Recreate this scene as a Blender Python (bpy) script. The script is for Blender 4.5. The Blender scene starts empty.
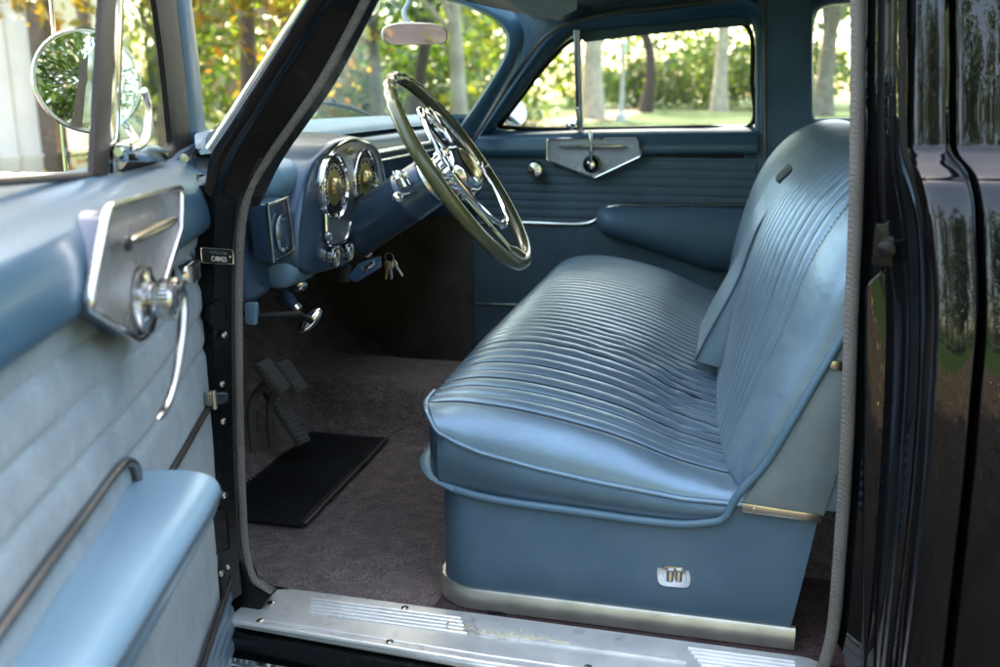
import bpy, bmesh, math, random
import numpy as np
from mathutils import Vector, Matrix, noise

random.seed(7); rng = np.random.default_rng(11)
SC = bpy.context.scene; COL = SC.collection
PI = math.pi

# ------------------------------------------------------------------ camera and measuring
FPX, CX, CY = 950.0, 500.0, 333.5
PITCH = math.atan(245 / 950); YAW = math.radians(13.5)
CAM = np.array([0.0, -1.165, 1.18])

def ray(px, py):
    x = (px - CX) / FPX; y = -(py - CY) / FPX
    fw = math.cos(PITCH) + y * math.sin(PITCH); up = -math.sin(PITCH) + y * math.cos(PITCH)
    return np.array([x * math.cos(YAW) - fw * math.sin(YAW), x * math.sin(YAW) + fw * math.cos(YAW), up])
def at_y(px, py, y):
    d = ray(px, py); return CAM + d * ((y - CAM[1]) / d[1])
def at_x(px, py, x):
    d = ray(px, py); return CAM + d * ((x - CAM[0]) / d[0])
def at_z(px, py, z):
    d = ray(px, py); return CAM + d * ((z - CAM[2]) / d[2])
def at_plane(px, py, p, n):
    d = ray(px, py); p = np.array(p, float); n = np.array(n, float)
    return CAM + d * (np.dot(p - CAM, n) / np.dot(d, n))
# the passenger side leans inwards above the belt
def at_far(px, py, off=0.0):
    q = at_y(px, py, 1.5 + off)
    if q[2] > 1.06: q = at_plane(px, py, (0, 1.5 + off, 1.06), (0, 1, .25))
    return q
# the open driver's door: u runs from the hinges to the latch edge, n out of its inner face
_d = ray(392, 88)[:2]; _d = _d / np.hypot(*_d)
DU = -_d; DN = np.array([_d[1], -_d[0]]); DO = np.array([-.71, -.01])
def dw(u, n, z):
    q = DO + DU * u + DN * n; return np.array([q[0], q[1], z])
def at_door(px, py, n=0.0):
    r = ray(px, py); t = (n - np.dot(CAM[:2] - DO, DN)) / np.dot(r[:2], DN)
    q = CAM[:2] + t * r[:2] - DO
    return float(np.dot(q, DU)), CAM[2] + t * r[2]
def door_pt(px, py, n=0.0):
    u, z = at_door(px, py, n); return dw(u, n, z)
def project(p):
    v = np.array(p) - CAM; r = v[0] * math.cos(YAW) + v[1] * math.sin(YAW); fw = -v[0] * math.sin(YAW) + v[1] * math.cos(YAW)
    f2 = fw * math.cos(PITCH) - v[2] * math.sin(PITCH); u = fw * math.sin(PITCH) + v[2] * math.cos(PITCH)
    return CX + FPX * r / f2, CY - FPX * u / f2
def ground_at(px, dist):
    r = ray(px, 88); h = np.array([r[0], r[1]]); h /= np.hypot(*h)
    return np.array([CAM[0] + h[0] * dist, CAM[1] + h[1] * dist, 0.0])

# ------------------------------------------------------------------ materials
def new_mat(name):
    m = bpy.data.materials.new(name); m.use_nodes = True
    nt = m.node_tree; nt.nodes.clear()
    out = nt.nodes.new('ShaderNodeOutputMaterial')
    return m, nt, out
def N(nt, t, **kw):
    n = nt.nodes.new(t)
    for k, v in kw.items():
        if k.startswith('i_'): n.inputs[k[2:].replace('_', ' ')].default_value = v
        else: setattr(n, k, v)
    return n
def L(nt, a, b): nt.links.new(a, b)

def surf(name, col, rough=.5, metal=0.0, var=.12, vscale=9.0, bump=0.0, bscale=400.0, coat=0.0, rvar=.1,
         col2=None, c2scale=20, c2lo=.45, c2hi=.65, sheen=0.0, spec=.5, dirt=0.0, big=0.0, bigscale=14):
    m, nt, out = new_mat(name)
    b = N(nt, 'ShaderNodeBsdfPrincipled'); L(nt, b.outputs[0], out.inputs[0])
    tc = N(nt, 'ShaderNodeTexCoord')
    nz = N(nt, 'ShaderNodeTexNoise'); nz.inputs['Scale'].default_value = vscale; nz.inputs['Detail'].default_value = 6
    L(nt, tc.outputs['Object'], nz.inputs['Vector'])
    mr = N(nt, 'ShaderNodeMapRange'); mr.inputs[3].default_value = 1 - var; mr.inputs[4].default_value = 1 + var
    mr.inputs[1].default_value = .3; mr.inputs[2].default_value = .7
    L(nt, nz.outputs[0], mr.inputs[0])
    mx = N(nt, 'ShaderNodeMix', data_type='RGBA', blend_type='MULTIPLY'); mx.inputs[0].default_value = 1
    cc = N(nt, 'ShaderNodeCombineColor')
    for i in range(3): L(nt, mr.outputs[0], cc.inputs[i])
    mx.inputs[6].default_value = (*col, 1); L(nt, cc.outputs[0], mx.inputs[7])
    last = mx.outputs[2]
    if col2:
        n2 = N(nt, 'ShaderNodeTexNoise'); n2.inputs['Scale'].default_value = c2scale; n2.inputs['Detail'].default_value = 8
        L(nt, tc.outputs['Object'], n2.inputs['Vector'])
        r2 = N(nt, 'ShaderNodeMapRange'); r2.inputs[1].default_value = c2lo; r2.inputs[2].default_value = c2hi
        L(nt, n2.outputs[0], r2.inputs[0])
        m2 = N(nt, 'ShaderNodeMix', data_type='RGBA'); L(nt, r2.outputs[0], m2.inputs[0])
        L(nt, last, m2.inputs[6]); m2.inputs[7].default_value = (*col2, 1); last = m2.outputs[2]
    L(nt, last, b.inputs['Base Color'])
    rr = N(nt, 'ShaderNodeMapRange'); rr.inputs[3].default_value = max(.02, rough - rvar); rr.inputs[4].default_value = min(1, rough + rvar)
    nr = N(nt, 'ShaderNodeTexNoise'); nr.inputs['Scale'].default_value = vscale * 3.1; nr.inputs['Detail'].default_value = 5
    L(nt, tc.outputs['Object'], nr.inputs['Vector']); L(nt, nr.outputs[0], rr.inputs[0]); L(nt, rr.outputs[0], b.inputs['Roughness'])
    b.inputs['Metallic'].default_value = metal
    b.inputs['Coat Weight'].default_value = coat; b.inputs['Coat Roughness'].default_value = .06
    b.inputs['Specular IOR Level'].default_value = spec
    if sheen: b.inputs['Sheen Weight'].default_value = sheen
    if bump or big:
        h = None
        nb = N(nt, 'ShaderNodeTexNoise'); nb.inputs['Scale'].default_value = bscale; nb.inputs['Detail'].default_value = 3
        L(nt, tc.outputs['Object'], nb.inputs['Vector'])
        bp = N(nt, 'ShaderNodeBump'); bp.inputs['Strength'].default_value = bump; bp.inputs['Distance'].default_value = .001
        L(nt, nb.outputs[0], bp.inputs['Height'])
        if big:
            n3 = N(nt, 'ShaderNodeTexNoise'); n3.inputs['Scale'].default_value = bigscale; n3.inputs['Detail'].default_value = 2
            L(nt, tc.outputs['Object'], n3.inputs['Vector'])
            b3 = N(nt, 'ShaderNodeBump'); b3.inputs['Strength'].default_value = big; b3.inputs['Distance'].default_value = .01
            L(nt, n3.outputs[0], b3.inputs['Height']); L(nt, b3.outputs[0], bp.inputs['Normal'])
        L(nt, bp.outputs[0], b.inputs['Normal'])
    return m

def patterned(name, col, rough, metal, scale, strength=.6, dirs=('X', 'Z'), var=.1, rot=0):
    m = surf(name, col, rough, metal, var=var)
    nt = m.node_tree; b = [n for n in nt.nodes if n.type == 'BSDF_PRINCIPLED'][0]
    tc = N(nt, 'ShaderNodeTexCoord'); prev = None
    mp = N(nt, 'ShaderNodeMapping'); mp.inputs['Rotation'].default_value = (0, 0, rot); L(nt, tc.outputs['Object'], mp.inputs[0])
    for d in dirs:
        w = N(nt, 'ShaderNodeTexWave', bands_direction=d); w.inputs['Scale'].default_value = scale; w.inputs['Distortion'].default_value = 0
        L(nt, mp.outputs[0], w.inputs['Vector'])
        bp = N(nt, 'ShaderNodeBump'); bp.inputs['Strength'].default_value = strength; bp.inputs['Distance'].default_value = .001
        L(nt, w.outputs['Fac'], bp.inputs['Height'])
        if prev: L(nt, prev, bp.inputs['Normal'])
        prev = bp.outputs[0]
    L(nt, prev, b.inputs['Normal'])
    return m

def glass_mat(name, tint=(.93, .97, .95), refl=1.0, rough=0.0):
    m, nt, out = new_mat(name)
    t = N(nt, 'ShaderNodeBsdfTransparent'); t.inputs[0].default_value = (*tint, 1)
    g = N(nt, 'ShaderNodeBsdfGlossy'); g.inputs['Roughness'].default_value = rough
    ge = N(nt, 'ShaderNodeNewGeometry'); dt = N(nt, 'ShaderNodeVectorMath', operation='DOT_PRODUCT')
    L(nt, ge.outputs['Normal'], dt.inputs[0]); L(nt, ge.outputs['Incoming'], dt.inputs[1])
    ab = N(nt, 'ShaderNodeMath', operation='ABSOLUTE'); L(nt, dt.outputs['Value'], ab.inputs[0])
    iv = N(nt, 'ShaderNodeMath', operation='SUBTRACT'); iv.inputs[0].default_value = 1; L(nt, ab.outputs[0], iv.inputs[1])
    pw = N(nt, 'ShaderNodeMath', operation='POWER'); pw.inputs[1].default_value = 5; L(nt, iv.outputs[0], pw.inputs[0])
    mm = N(nt, 'ShaderNodeMath', operation='MULTIPLY_ADD'); mm.inputs[1].default_value = .94 * refl; mm.inputs[2].default_value = .045 * refl; L(nt, pw.outputs[0], mm.inputs[0])
    mx = N(nt, 'ShaderNodeMixShader'); L(nt, mm.outputs[0], mx.inputs[0]); L(nt, t.outputs[0], mx.inputs[1]); L(nt, g.outputs[0], mx.inputs[2])
    L(nt, mx.outputs[0], out.inputs[0])
    return m

def leaf_mat(name, cols, trans=.5):
    m, nt, out = new_mat(name)
    geo = N(nt, 'ShaderNodeNewGeometry')
    cr = N(nt, 'ShaderNodeValToRGB')
    el = cr.color_ramp.elements
    while len(el) < len(cols): el.new(.5)
    for i, c in enumerate(cols):
        el[i].position = i / (len(cols) - 1); el[i].color = (*c, 1)
    L(nt, geo.outputs['Random Per Island'], cr.inputs[0])
    d = N(nt, 'ShaderNodeBsdfDiffuse'); L(nt, cr.outputs[0], d.inputs[0])
    t = N(nt, 'ShaderNodeBsdfTranslucent')
    br = N(nt, 'ShaderNodeMix', data_type='RGBA', blend_type='MULTIPLY'); br.inputs[0].default_value = 1
    br.inputs[7].default_value = (1.5, 1.45, .7, 1); L(nt, cr.outputs[0], br.inputs[6]); L(nt, br.outputs[2], t.inputs[0])
    g = N(nt, 'ShaderNodeBsdfGlossy'); g.inputs['Roughness'].default_value = .35; g.inputs[0].default_value = (.8, .85, .8, 1)
    m1 = N(nt, 'ShaderNodeMixShader'); m1.inputs[0].default_value = trans
    L(nt, d.outputs[0], m1.inputs[1]); L(nt, t.outputs[0], m1.inputs[2])
    m2 = N(nt, 'ShaderNodeMixShader'); m2.inputs[0].default_value = .07
    L(nt, m1.outputs[0], m2.inputs[1]); L(nt, g.outputs[0], m2.inputs[2]); L(nt, m2.outputs[0], out.inputs[0])
    return m

M = {}
M['seat'] = surf('pearl_blue_vinyl', (.200, .314, .402), .38, .5, var=.09, vscale=9, bump=.25, bscale=600, rvar=.09, big=.16, bigscale=26)
M['seam'] = surf('dark_seam_and_shade', (.020, .042, .060), .6, 0, var=.2, vscale=40)  # crease shade painted into pleat grooves and recess; also colours the door armrest seam
M['armvinyl'] = surf('light_blue_vinyl', (.212, .368, .475), .33, .2, var=.06, vscale=7, bump=.12, bscale=900)
M['crankchrome'] = surf('worn_chrome', (.52, .52, .51), .16, 1, var=.15, vscale=30, rvar=.08)
M['pedal'] = surf('grey_pedal_rubber', (.06, .057, .053), .6, 0, var=.2, bump=.2)
M['dulltrim'] = surf('dull_trim', (.20, .20, .20), .36, .9, var=.2, vscale=30)
M['seatdark'] = surf('blue_vinyl_boxing_shaded', (.068, .130, .178), .36, .35, var=.12, vscale=8, bump=.15, bscale=900, rvar=.08, big=.25, bigscale=18)  # same vinyl, darker: shade of the boxing tilting under is put into the colour
M['valance'] = surf('blue_vinyl_valance', (.078, .156, .220), .46, .1, var=.10, vscale=6, bump=.15, bscale=900, big=.7, bigscale=8, col2=(.115, .19, .245), c2scale=7, c2lo=.52, c2hi=.8)
M['sidevinyl'] = surf('aged_grey_vinyl', (.20, .255, .265), .55, .05, var=.14, vscale=14, bump=.3, bscale=500, big=.25, col2=(.25, .275, .26), c2scale=22, c2lo=.5, c2hi=.75)
M['piping'] = surf('blue_piping', (.10, .20, .27), .45, .1, var=.1, bump=.1)
M['paint'] = surf('blue_metal_paint', (.040, .116, .180), .32, .2, var=.04, coat=.12, rvar=.05)
M['darkpaint'] = surf('dark_blue_paint', (.030, .070, .125), .30, .2, var=.06, coat=.15, rvar=.05)
M['padblue'] = surf('light_blue_pad', (.12, .25, .36), .5, .05, var=.08, bump=.2, bscale=800)
M['dashtop'] = surf('dash_top_vinyl', (.15, .27, .34), .55, 0, var=.10, bump=.25, bscale=700)
M['cloth'] = surf('blue_grey_cloth', (.228, .304, .340), .95, 0, var=.16, vscale=22, bump=.9, bscale=420, sheen=.25, rvar=.03, col2=(.185, .24, .27), c2scale=330, c2lo=.45, c2hi=.7, spec=.2, big=.12, bigscale=60)
M['farvinyl'] = surf('shaded_blue_vinyl', (.08, .165, .235), .50, .1, var=.10, bump=.2, bscale=900)  # passenger-side vinyl with the cabin shade put into its colour
M['farcloth'] = surf('shaded_blue_cloth', (.115, .18, .22), .9, 0, var=.12, bump=.5, bscale=1200, spec=.2)  # darker copy of the door cloth, passenger-side shade put into the colour
M['headliner'] = surf('headliner_cloth', (.20, .26, .31), .95, 0, var=.1, bump=.3, bscale=900)
M['visor'] = surf('visor_vinyl', (.36, .42, .45), .7, 0, var=.06, bump=.2)
M['chrome'] = surf('chrome', (.80, .80, .79), .10, 1, var=.05, rvar=.06)
M['agedchrome'] = surf('aged_chrome', (.66, .64, .58), .22, 1, var=.14, vscale=30, rvar=.12)
M['alu'] = surf('scuffed_aluminium', (.86, .87, .86), .42, .6, var=.10, vscale=22, bump=.3, bscale=260, rvar=.16, col2=(.42, .41, .38), c2scale=26, c2lo=.60, c2hi=.85)
M['kick'] = surf('aged_stainless', (.64, .60, .52), .38, .8, var=.16, vscale=18, rvar=.14, bump=.1, bscale=200)
M['plate'] = patterned('engine_turned_plate', (.44, .45, .45), .3, 1, 130, .5, ('X', 'Y', 'Z'))
M['black'] = surf('black_gloss_paint', (.004, .004, .005), .08, 0, var=.2, coat=1, rvar=.03, spec=0)
[n for n in M['black'].node_tree.nodes if n.type == 'BSDF_PRINCIPLED'][0].inputs['Coat Roughness'].default_value = .012
M['jamb'] = surf('black_jamb_paint', (.004, .004, .0045), .30, 0, var=.3, coat=.0, rvar=.12, col2=(.03, .026, .022), c2scale=60, c2lo=.62, c2hi=.80, spec=.35)
M['rubber'] = surf('black_rubber', (.007, .007, .007), .55, 0, var=.2, bump=.2, spec=.25)
M['brownrubber'] = surf('brown_rubber', (.030, .024, .020), .5, 0, var=.25, bump=.2, spec=.3)
M['matrubber'] = surf('mat_rubber', (.016, .016, .017), .5, 0, var=.3, bump=.3, bscale=500)
M['carpet'] = surf('mauve_grey_carpet', (.26, .198, .185), 1, 0, var=.35, vscale=28, bump=1.0, bscale=650, rvar=0, col2=(.105, .078, .073), c2scale=330, c2lo=.42, c2hi=.6, sheen=.15, spec=.1, big=.9, bigscale=60)
M['carpetred'] = surf('rust_brown_carpet', (.125, .08, .075), 1, 0, var=.35, vscale=28, bump=1.0, bscale=650, rvar=0, col2=(.055, .036, .035), c2scale=330, c2lo=.42, c2hi=.6, spec=.1, big=.5, bigscale=90)
M['darkcarpet'] = surf('dark_brown_felt', (.14, .112, .10), 1, 0, var=.3, bump=.8, bscale=500, spec=.1)
M['olive'] = surf('olive_wheel_rim', (.095, .098, .040), .26, 0, var=.10, coat=.4, rvar=.05)
M['gold'] = surf('gold_dial', (.62, .47, .17), .32, .8, var=.1)
M['dial'] = surf('black_dial', (.012, .012, .012), .25, 0, coat=.5)
M['ivory'] = surf('ivory_marks', (.75, .72, .6), .5)
M['letter'] = surf('worn_gold_lettering', (.74, .67, .46), .45, .2, var=.15, vscale=60)
M['medal'] = surf('medallion', (.55, .42, .22), .25, .7, var=.4, vscale=60)
M['tan'] = surf('key_brass', (.5, .36, .16), .3, 1)
M['mirror'] = surf('mirror_glass', (.86, .87, .86), .015, 1, var=0, rvar=.005)
M['glass'] = glass_mat('window_glass')
M['tglass'] = glass_mat('windshield_glass', (.82, .93, .90), 1.0)
M['windlace'] = patterned('woven_windlace', (.18, .165, .15), .9, 0, 95, .6, ('X', 'Z', 'DIAGONAL'), var=.18)
M['siding'] = surf('white_siding', (.70, .68, .63), .7, 0, var=.06, vscale=2)
M['wood'] = surf('weathered_wood', (.12, .09, .07), .8, 0, var=.3)
M['roofing'] = surf('roof_shingles', (.08, .075, .07), .9, 0, var=.3)
M['bark'] = surf('grey_bark', (.20, .165, .13), .95, 0, var=.35, vscale=5, bump=1, bscale=18)
M['palebark'] = surf('pale_bark', (.46, .39, .32), .9, 0, var=.25, vscale=3, bump=.8, bscale=14)
M['darkbark'] = surf('dark_bark', (.075, .055, .042), .95, 0, var=.3, vscale=5, bump=1, bscale=18)
M['post'] = surf('pale_post_paint', (.55, .54, .56), .5, 0)
M['lamp'] = surf('lantern_glass', (.7, .7, .66), .4, 0)

# ------------------------------------------------------------------ mesh building
class MB:
    def __init__(s): s.v = []; s.f = []; s.m = []
    def add(s, vs, fs, mi=0):
        o = len(s.v); s.v += [tuple(map(float, p)) for p in vs]
        s.f += [tuple(i + o for i in f) for f in fs]; s.m += [mi] * len(fs); return s
    def grid(s, rows, cu=False, cap=False, mi=0):
        # rows: list of rings/lines with the same count; cu closes each row
        n = len(rows[0]); vs = [p for r in rows for p in r]; fs = []
        for i in range(len(rows) - 1):
            for j in range(n if cu else n - 1):
                k = (j + 1) % n
                fs.append((i * n + j, i * n + k, (i + 1) * n + k, (i + 1) * n + j))
        if cap:
            fs.append(tuple(range(n))[::-1]); fs.append(tuple((len(rows) - 1) * n + j for j in range(n)))
        return s.add(vs, fs, mi)
    def tube(s, pts, r, seg=10, mi=0, closed=False, cap=True, flat=1.0):
        P = [np.array(p, float) for p in pts]; n = len(P)
        rr = r if hasattr(r, '__len__') else [r] * n
        T = []
        for i in range(n):
            a = P[(i - 1) % n] if closed or i > 0 else P[i]; b = P[(i + 1) % n] if closed or i < n - 1 else P[i]
            t = b - a; T.append(t / (np.linalg.norm(t) + 1e-12))
        up = np.array([0, 0, 1.0]) if abs(T[0][2]) < .9 else np.array([1.0, 0, 0])
        u = up - T[0] * np.dot(up, T[0]); u /= np.linalg.norm(u); rows = []
        for i in range(n):
            u = u - T[i] * np.dot(u, T[i]); u /= np.linalg.norm(u); w = np.cross(T[i], u)
            rows.append([P[i] + rr[i] * (math.cos(a) * u * flat + math.sin(a) * w) for a in np.linspace(0, 2 * PI, seg, endpoint=False)])
        if closed: rows.append(rows[0]); return s.grid(rows, True, False, mi)
        return s.grid(rows, True, cap, mi)
    def lathe(s, c, axis, prof, seg=24, mi=0, cap=True):
        # prof: (distance along axis, radius)
        c = np.array(c, float); a = np.array(axis, float); a /= np.linalg.norm(a)
        up = np.array([0, 0, 1.0]) if abs(a[2]) < .9 else np.array([1.0, 0, 0])
        u = np.cross(up, a); u /= np.linalg.norm(u); w = np.cross(a, u)
        rows = [[c + a * h + r * (math.cos(t) * u + math.sin(t) * w) for t in np.linspace(0, 2 * PI, seg, endpoint=False)] for h, r in prof]
        return s.grid(rows, True, cap, mi)
    def prism(s, outline, off, bevel=0.0, seg=2, mi=0):
        bm = bmesh.new(); off = Vector(off)
        vs = [bm.verts.new(tuple(map(float, p))) for p in outline]
        f = bm.faces.new(vs)
        r = bmesh.ops.extrude_face_region(bm, geom=[f])
        for e in r['geom']:
            if isinstance(e, bmesh.types.BMVert): e.co += off
        bmesh.ops.recalc_face_normals(bm, faces=bm.faces)
        if bevel:
            es = [e for e in bm.edges if len(e.link_faces) == 2 and e.calc_face_angle(0) > .6]
            bmesh.ops.bevel(bm, geom=es, offset=bevel, segments=seg, profile=.6, affect='EDGES', clamp_overlap=True)
        bm.verts.index_update()
        s.add([v.co for v in bm.verts], [[v.index for v in f.verts] for f in bm.faces], mi); bm.free(); return s
    def box(s, c, size, bevel=0.0, rot=None, mi=0, seg=2):
        c = Vector(tuple(map(float, c))); R = rot or Matrix.Identity(3); x, y, z = [q / 2 for q in size]
        o = [c + R @ Vector((a, b, -z)) for a, b in ((-x, -y), (x, -y), (x, y), (-x, y))]
        return s.prism(o, R @ Vector((0, 0, 2 * z)), bevel, seg, mi)
    def band(s, A, B, thick, n=24, mi=0, crown=0.0, off=None):
        # solid strip between two world polylines; thick is a vector pushing the back face away
        A = resample(A, n); B = resample(B, n); t = np.array(thick, float); rows = []
        for a, b in zip(A, B):
            mid = (a + b) / 2 - t / (np.linalg.norm(t) + 1e-9) * crown
            q1 = a * .82 + b * .18 - t / (np.linalg.norm(t) + 1e-9) * crown * .75; q2 = a * .18 + b * .82 - t / (np.linalg.norm(t) + 1e-9) * crown * .75
            rows.append([a, q1, mid, q2, b, b + t, a + t] if crown else [a, b, b + t, a + t])
        return s.grid(rows, True, True, mi)
    def build(s, name, mats, parent=None, sharp=42, subdiv=0, props=None, weld=True):
        me = bpy.data.meshes.new(name)
        me.from_pydata(s.v, [], s.f)
        mats = mats if isinstance(mats, (list, tuple)) else [mats]
        for m in mats: me.materials.append(M[m] if isinstance(m, str) else m)
        me.polygons.foreach_set('material_index', s.m)
        bm = bmesh.new(); bm.from_mesh(me)
        if weld: bmesh.ops.remove_doubles(bm, verts=bm.verts, dist=2e-5)
        bmesh.ops.recalc_face_normals(bm, faces=bm.faces); bm.to_mesh(me); bm.free()
        me.polygons.foreach_set('use_smooth', [True] * len(me.polygons))
        try: me.set_sharp_from_angle(angle=math.radians(sharp))
        except Exception: pass
        o = bpy.data.objects.new(name, me); COL.objects.link(o)
        if parent is not None:
            o.parent = parent; o.matrix_parent_inverse = world(parent).inverted()
        if subdiv:
            md = o.modifiers.new('smooth', 'SUBSURF'); md.levels = md.render_levels = subdiv
        for k, v in (props or {}).items(): o[k] = v
        return o

WORLD = {}
def world(o): return WORLD.get(o.name, Matrix.Identity(4))

def resample(pts, n):
    P = np.array([np.array(p, float) for p in pts])
    if len(P) > 2: P = catmull(P, 12)
    d = np.concatenate([[0], np.cumsum(np.linalg.norm(np.diff(P, axis=0), axis=1))])
    t = np.linspace(0, d[-1], n)
    return np.stack([np.interp(t, d, P[:, k]) for k in range(P.shape[1])], 1)
def catmull(P, k=8, closed=False):
    P = np.array(P, float); n = len(P); out = []
    rngn = range(n if closed else n - 1)
    for i in rngn:
        if closed: p0, p1, p2, p3 = P[(i - 1) % n], P[i], P[(i + 1) % n], P[(i + 2) % n]
        else:
            p1, p2 = P[i], P[i + 1]; p0 = P[i - 1] if i else 2 * p1 - p2; p3 = P[i + 2] if i + 2 < n else 2 * p2 - p1
        a01 = max(np.linalg.norm(p1 - p0), 1e-6) ** .5; a12 = max(np.linalg.norm(p2 - p1), 1e-6) ** .5; a23 = max(np.linalg.norm(p3 - p2), 1e-6) ** .5
        m1 = (p1 - p0) / a01 - (p2 - p0) / (a01 + a12) + (p2 - p1) / a12
        m2 = (p2 - p1) / a12 - (p3 - p1) / (a12 + a23) + (p3 - p2) / a23
        m1 = m1 * a12; m2 = m2 * a12
        for q in range(k):
            t = q / k
            out.append((2 * t**3 - 3 * t**2 + 1) * p1 + (t**3 - 2 * t**2 + t) * m1 + (-2 * t**3 + 3 * t**2) * p2 + (t**3 - t**2) * m2)
    if not closed: out.append(P[-1])
    return np.array(out)
def rounded(poly, r, k=5):
    # fillet the corners of a closed polygon (any dimension)
    P = [np.array(p, float) for p in poly]; n = len(P); out = []
    rs = r if hasattr(r, '__len__') else [r] * n
    for i in range(n):
        p, a, b = P[i], P[i - 1], P[(i + 1) % n]
        la, lb = np.linalg.norm(a - p), np.linalg.norm(b - p); q = min(rs[i], la * .48, lb * .48)
        if q <= 0: out.append(p); continue
        s0 = p + (a - p) / la * q; s1 = p + (b - p) / lb * q
        for t in np.linspace(0, 1, k): out.append((1 - t)**2 * s0 + 2 * t * (1 - t) * p + t * t * s1)
    return out
def interp(x, xs, ys): return float(np.interp(x, xs, ys))
def smooth(x, a, b):
    t = min(1, max(0, (x - a) / (b - a))); return t * t * (3 - 2 * t)
def empty(name, loc, **props):
    o = bpy.data.objects.new(name, None); COL.objects.link(o); o.location = loc; o.empty_display_size = .2
    WORLD[o.name] = Matrix.Translation(Vector(loc))
    for k, v in props.items(): o[k] = v
    return o
def tag(o, label=None, category=None, group=None, kind=None):
    for k, v in (('label', label), ('category', category), ('group', group), ('kind', kind)):
        if v: o[k] = v
    return o
def text_mesh(body, size, origin, ex, ey, en, name, mat, parent, depth=.0006):
    cu = bpy.data.curves.new(name, 'FONT'); cu.body = body; cu.size = size; cu.extrude = depth; cu.align_x = 'CENTER'; cu.align_y = 'CENTER'
    tmp = bpy.data.objects.new('tmp_text', cu); COL.objects.link(tmp)
    dg = bpy.context.evaluated_depsgraph_get(); dg.update()
    me = bpy.data.meshes.new_from_object(tmp.evaluated_get(dg)); me.name = name
    bpy.data.objects.remove(tmp)
    ex, ey, en, o = [np.array(q, float) for q in (ex, ey, en, origin)]
    for v in me.vertices:
        c = o + ex * v.co.x + ey * v.co.y + en * v.co.z; v.co = Vector(tuple(c))
    me.materials.clear(); me.materials.append(M[mat])
    ob = bpy.data.objects.new(name, me); COL.objects.link(ob)
    if parent is not None:
        ob.parent = parent; ob.matrix_parent_inverse = world(parent).inverted()
    return ob
V = lambda *a: np.array(a, float)

# ================================================================== THE CAR
car = empty('vintage_car', (0, .77, 0), label='black vintage sedan with blue interior and its front door swung open', category='car')

# ---------------------------------------------------------------- front seat
# base valance: plan path wraps the rounded front corner
def zpipe(x): return interp(x, [-.43, -.38, -.30, -.20, -.10, -.02, .02, .05, .09, .16], [.580, .568, .560, .556, .552, .553, .568, .598, .66, .84])
plan = []
for y in np.linspace(1.40, .235, 16): plan.append((-.428, y))
for t in np.linspace(0, PI / 2, 9)[1:-1]: plan.append((-.363 - .065 * math.cos(t), .235 - .065 * math.sin(t)))
for x in np.linspace(-.363, .150, 30): plan.append((x, .170))
def rear_x(z): return .127 + (z - .397) * .135
rows = []
for k in np.linspace(0, 1, 14):
    r = []
    for i, (x, y) in enumerate(plan):
        zt = zpipe(x) if x < .0 else min(zpipe(x), .592)
        z = .395 + (zt - .395) * k
        xx = x
        if x > -.363:
            s_ = (x + .363) / .513; xx = -.363 + s_ * (rear_x(z) + .363)
        bul = .004 * math.sin(PI * k)
        r.append((xx, y - (bul if y < .2 else 0) - (.004 * k if x > -.4 else 0), z))
    rows.append(r)
mb = MB().grid(rows)
mb.grid([[(rear_x(z), y, z) for y in np.linspace(.170, 1.4, 6)] for z in np.linspace(.395, .592, 4)])
seat = mb.build('front_seat', 'valance', car)

# chrome kick strip round the base
mb = MB(); rows = []
for (o, z) in ((.004, .362), (.009, .366), (.009, .394), (.005, .400), (-.002, .400)):
    r = []
    for i, (x, y) in enumerate(plan):
        nx, ny = (-1, 0) if i < 16 else ((0, -1) if i > 22 else (-(math.cos((i - 15) / 8 * PI / 2)), -math.sin((i - 15) / 8 * PI / 2)))
        r.append((min(x, .134) + nx * o, y + ny * o, z))
    rows.append(r)
mb.grid(rows)
mb.build('kick_strip', 'kick', seat)

# piping that separates the cushion from the base
pp = [V(-.438, y, .585 - .006 * (y < .3)) for y in np.linspace(1.35, .26, 14)] + [V(-.434, .20, .583), V(-.412, .170, .575)]
pp += [V(x, .160, zpipe(x)) for x in (-.36, -.30, -.24, -.17, -.10, -.04, .0, .02)]
for q in ((736, 497), (748, 484), (765, 465), (790, 425), (815, 383), (848, 328), (856, 310)): pp.append(at_y(*q, .157))
MB().tube(resample(pp, 120), .0062, 10).build('piping', 'piping', seat)
# flange under the piping at the front corner
fl = [V(-.463, y, .592) for y in np.linspace(1.2, .27, 8)] + [V(-.456, .215, .591), V(-.432, .178, .583), V(-.39, .164, .573)]
MB().tube(resample(fl, 50), .010, 8, flat=.45).build('flange', 'piping', seat)

# cushion
YN, YF = .163, 1.42
near_x = [-.455, -.445, -.425, -.39, -.35, -.26, -.17, -.04, .06]; near_z = [.700, .688, .668, .650, .636, .619, .606, .592, .592]
far_x = [-.475, -.462, -.44, -.40, -.34, -.26, -.15, -.05, .06]; far_z = [.655, .690, .718, .739, .747, .740, .714, .672, .640]
FC = catmull(list(zip(far_x, far_z)), 8); NC = catmull(list(zip(near_x, near_z)), 8)
def cush(x, y):
    w = smooth(y, YN - .05, YN + .36)
    e = min(1, max(0, (y - YN) / .075)); rnd = (1 - (1 - e)**2.4) ** .55
    zn = interp(x, NC[:, 0], NC[:, 1]); zf = interp(x, FC[:, 0], FC[:, 1])
    zmid = zf - .012 * (1 - smooth(y, YN, YN + .4))
    z = zn + (zmid - zn) * (.62 * rnd + .38 * w)
    ef = min(1, max(0, (YF - y) / .08)); z -= .05 * (1 - (1 - (1 - ef)**2) ** .5)
    return z
PLE = .0305
def pleat(y, p, depth):
    q = abs(((y / p) % 1) - .5) * 2          # 1 on a seam
    return -depth * (1 - math.sqrt(max(0, 1 - .985 * q * q)))
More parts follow.
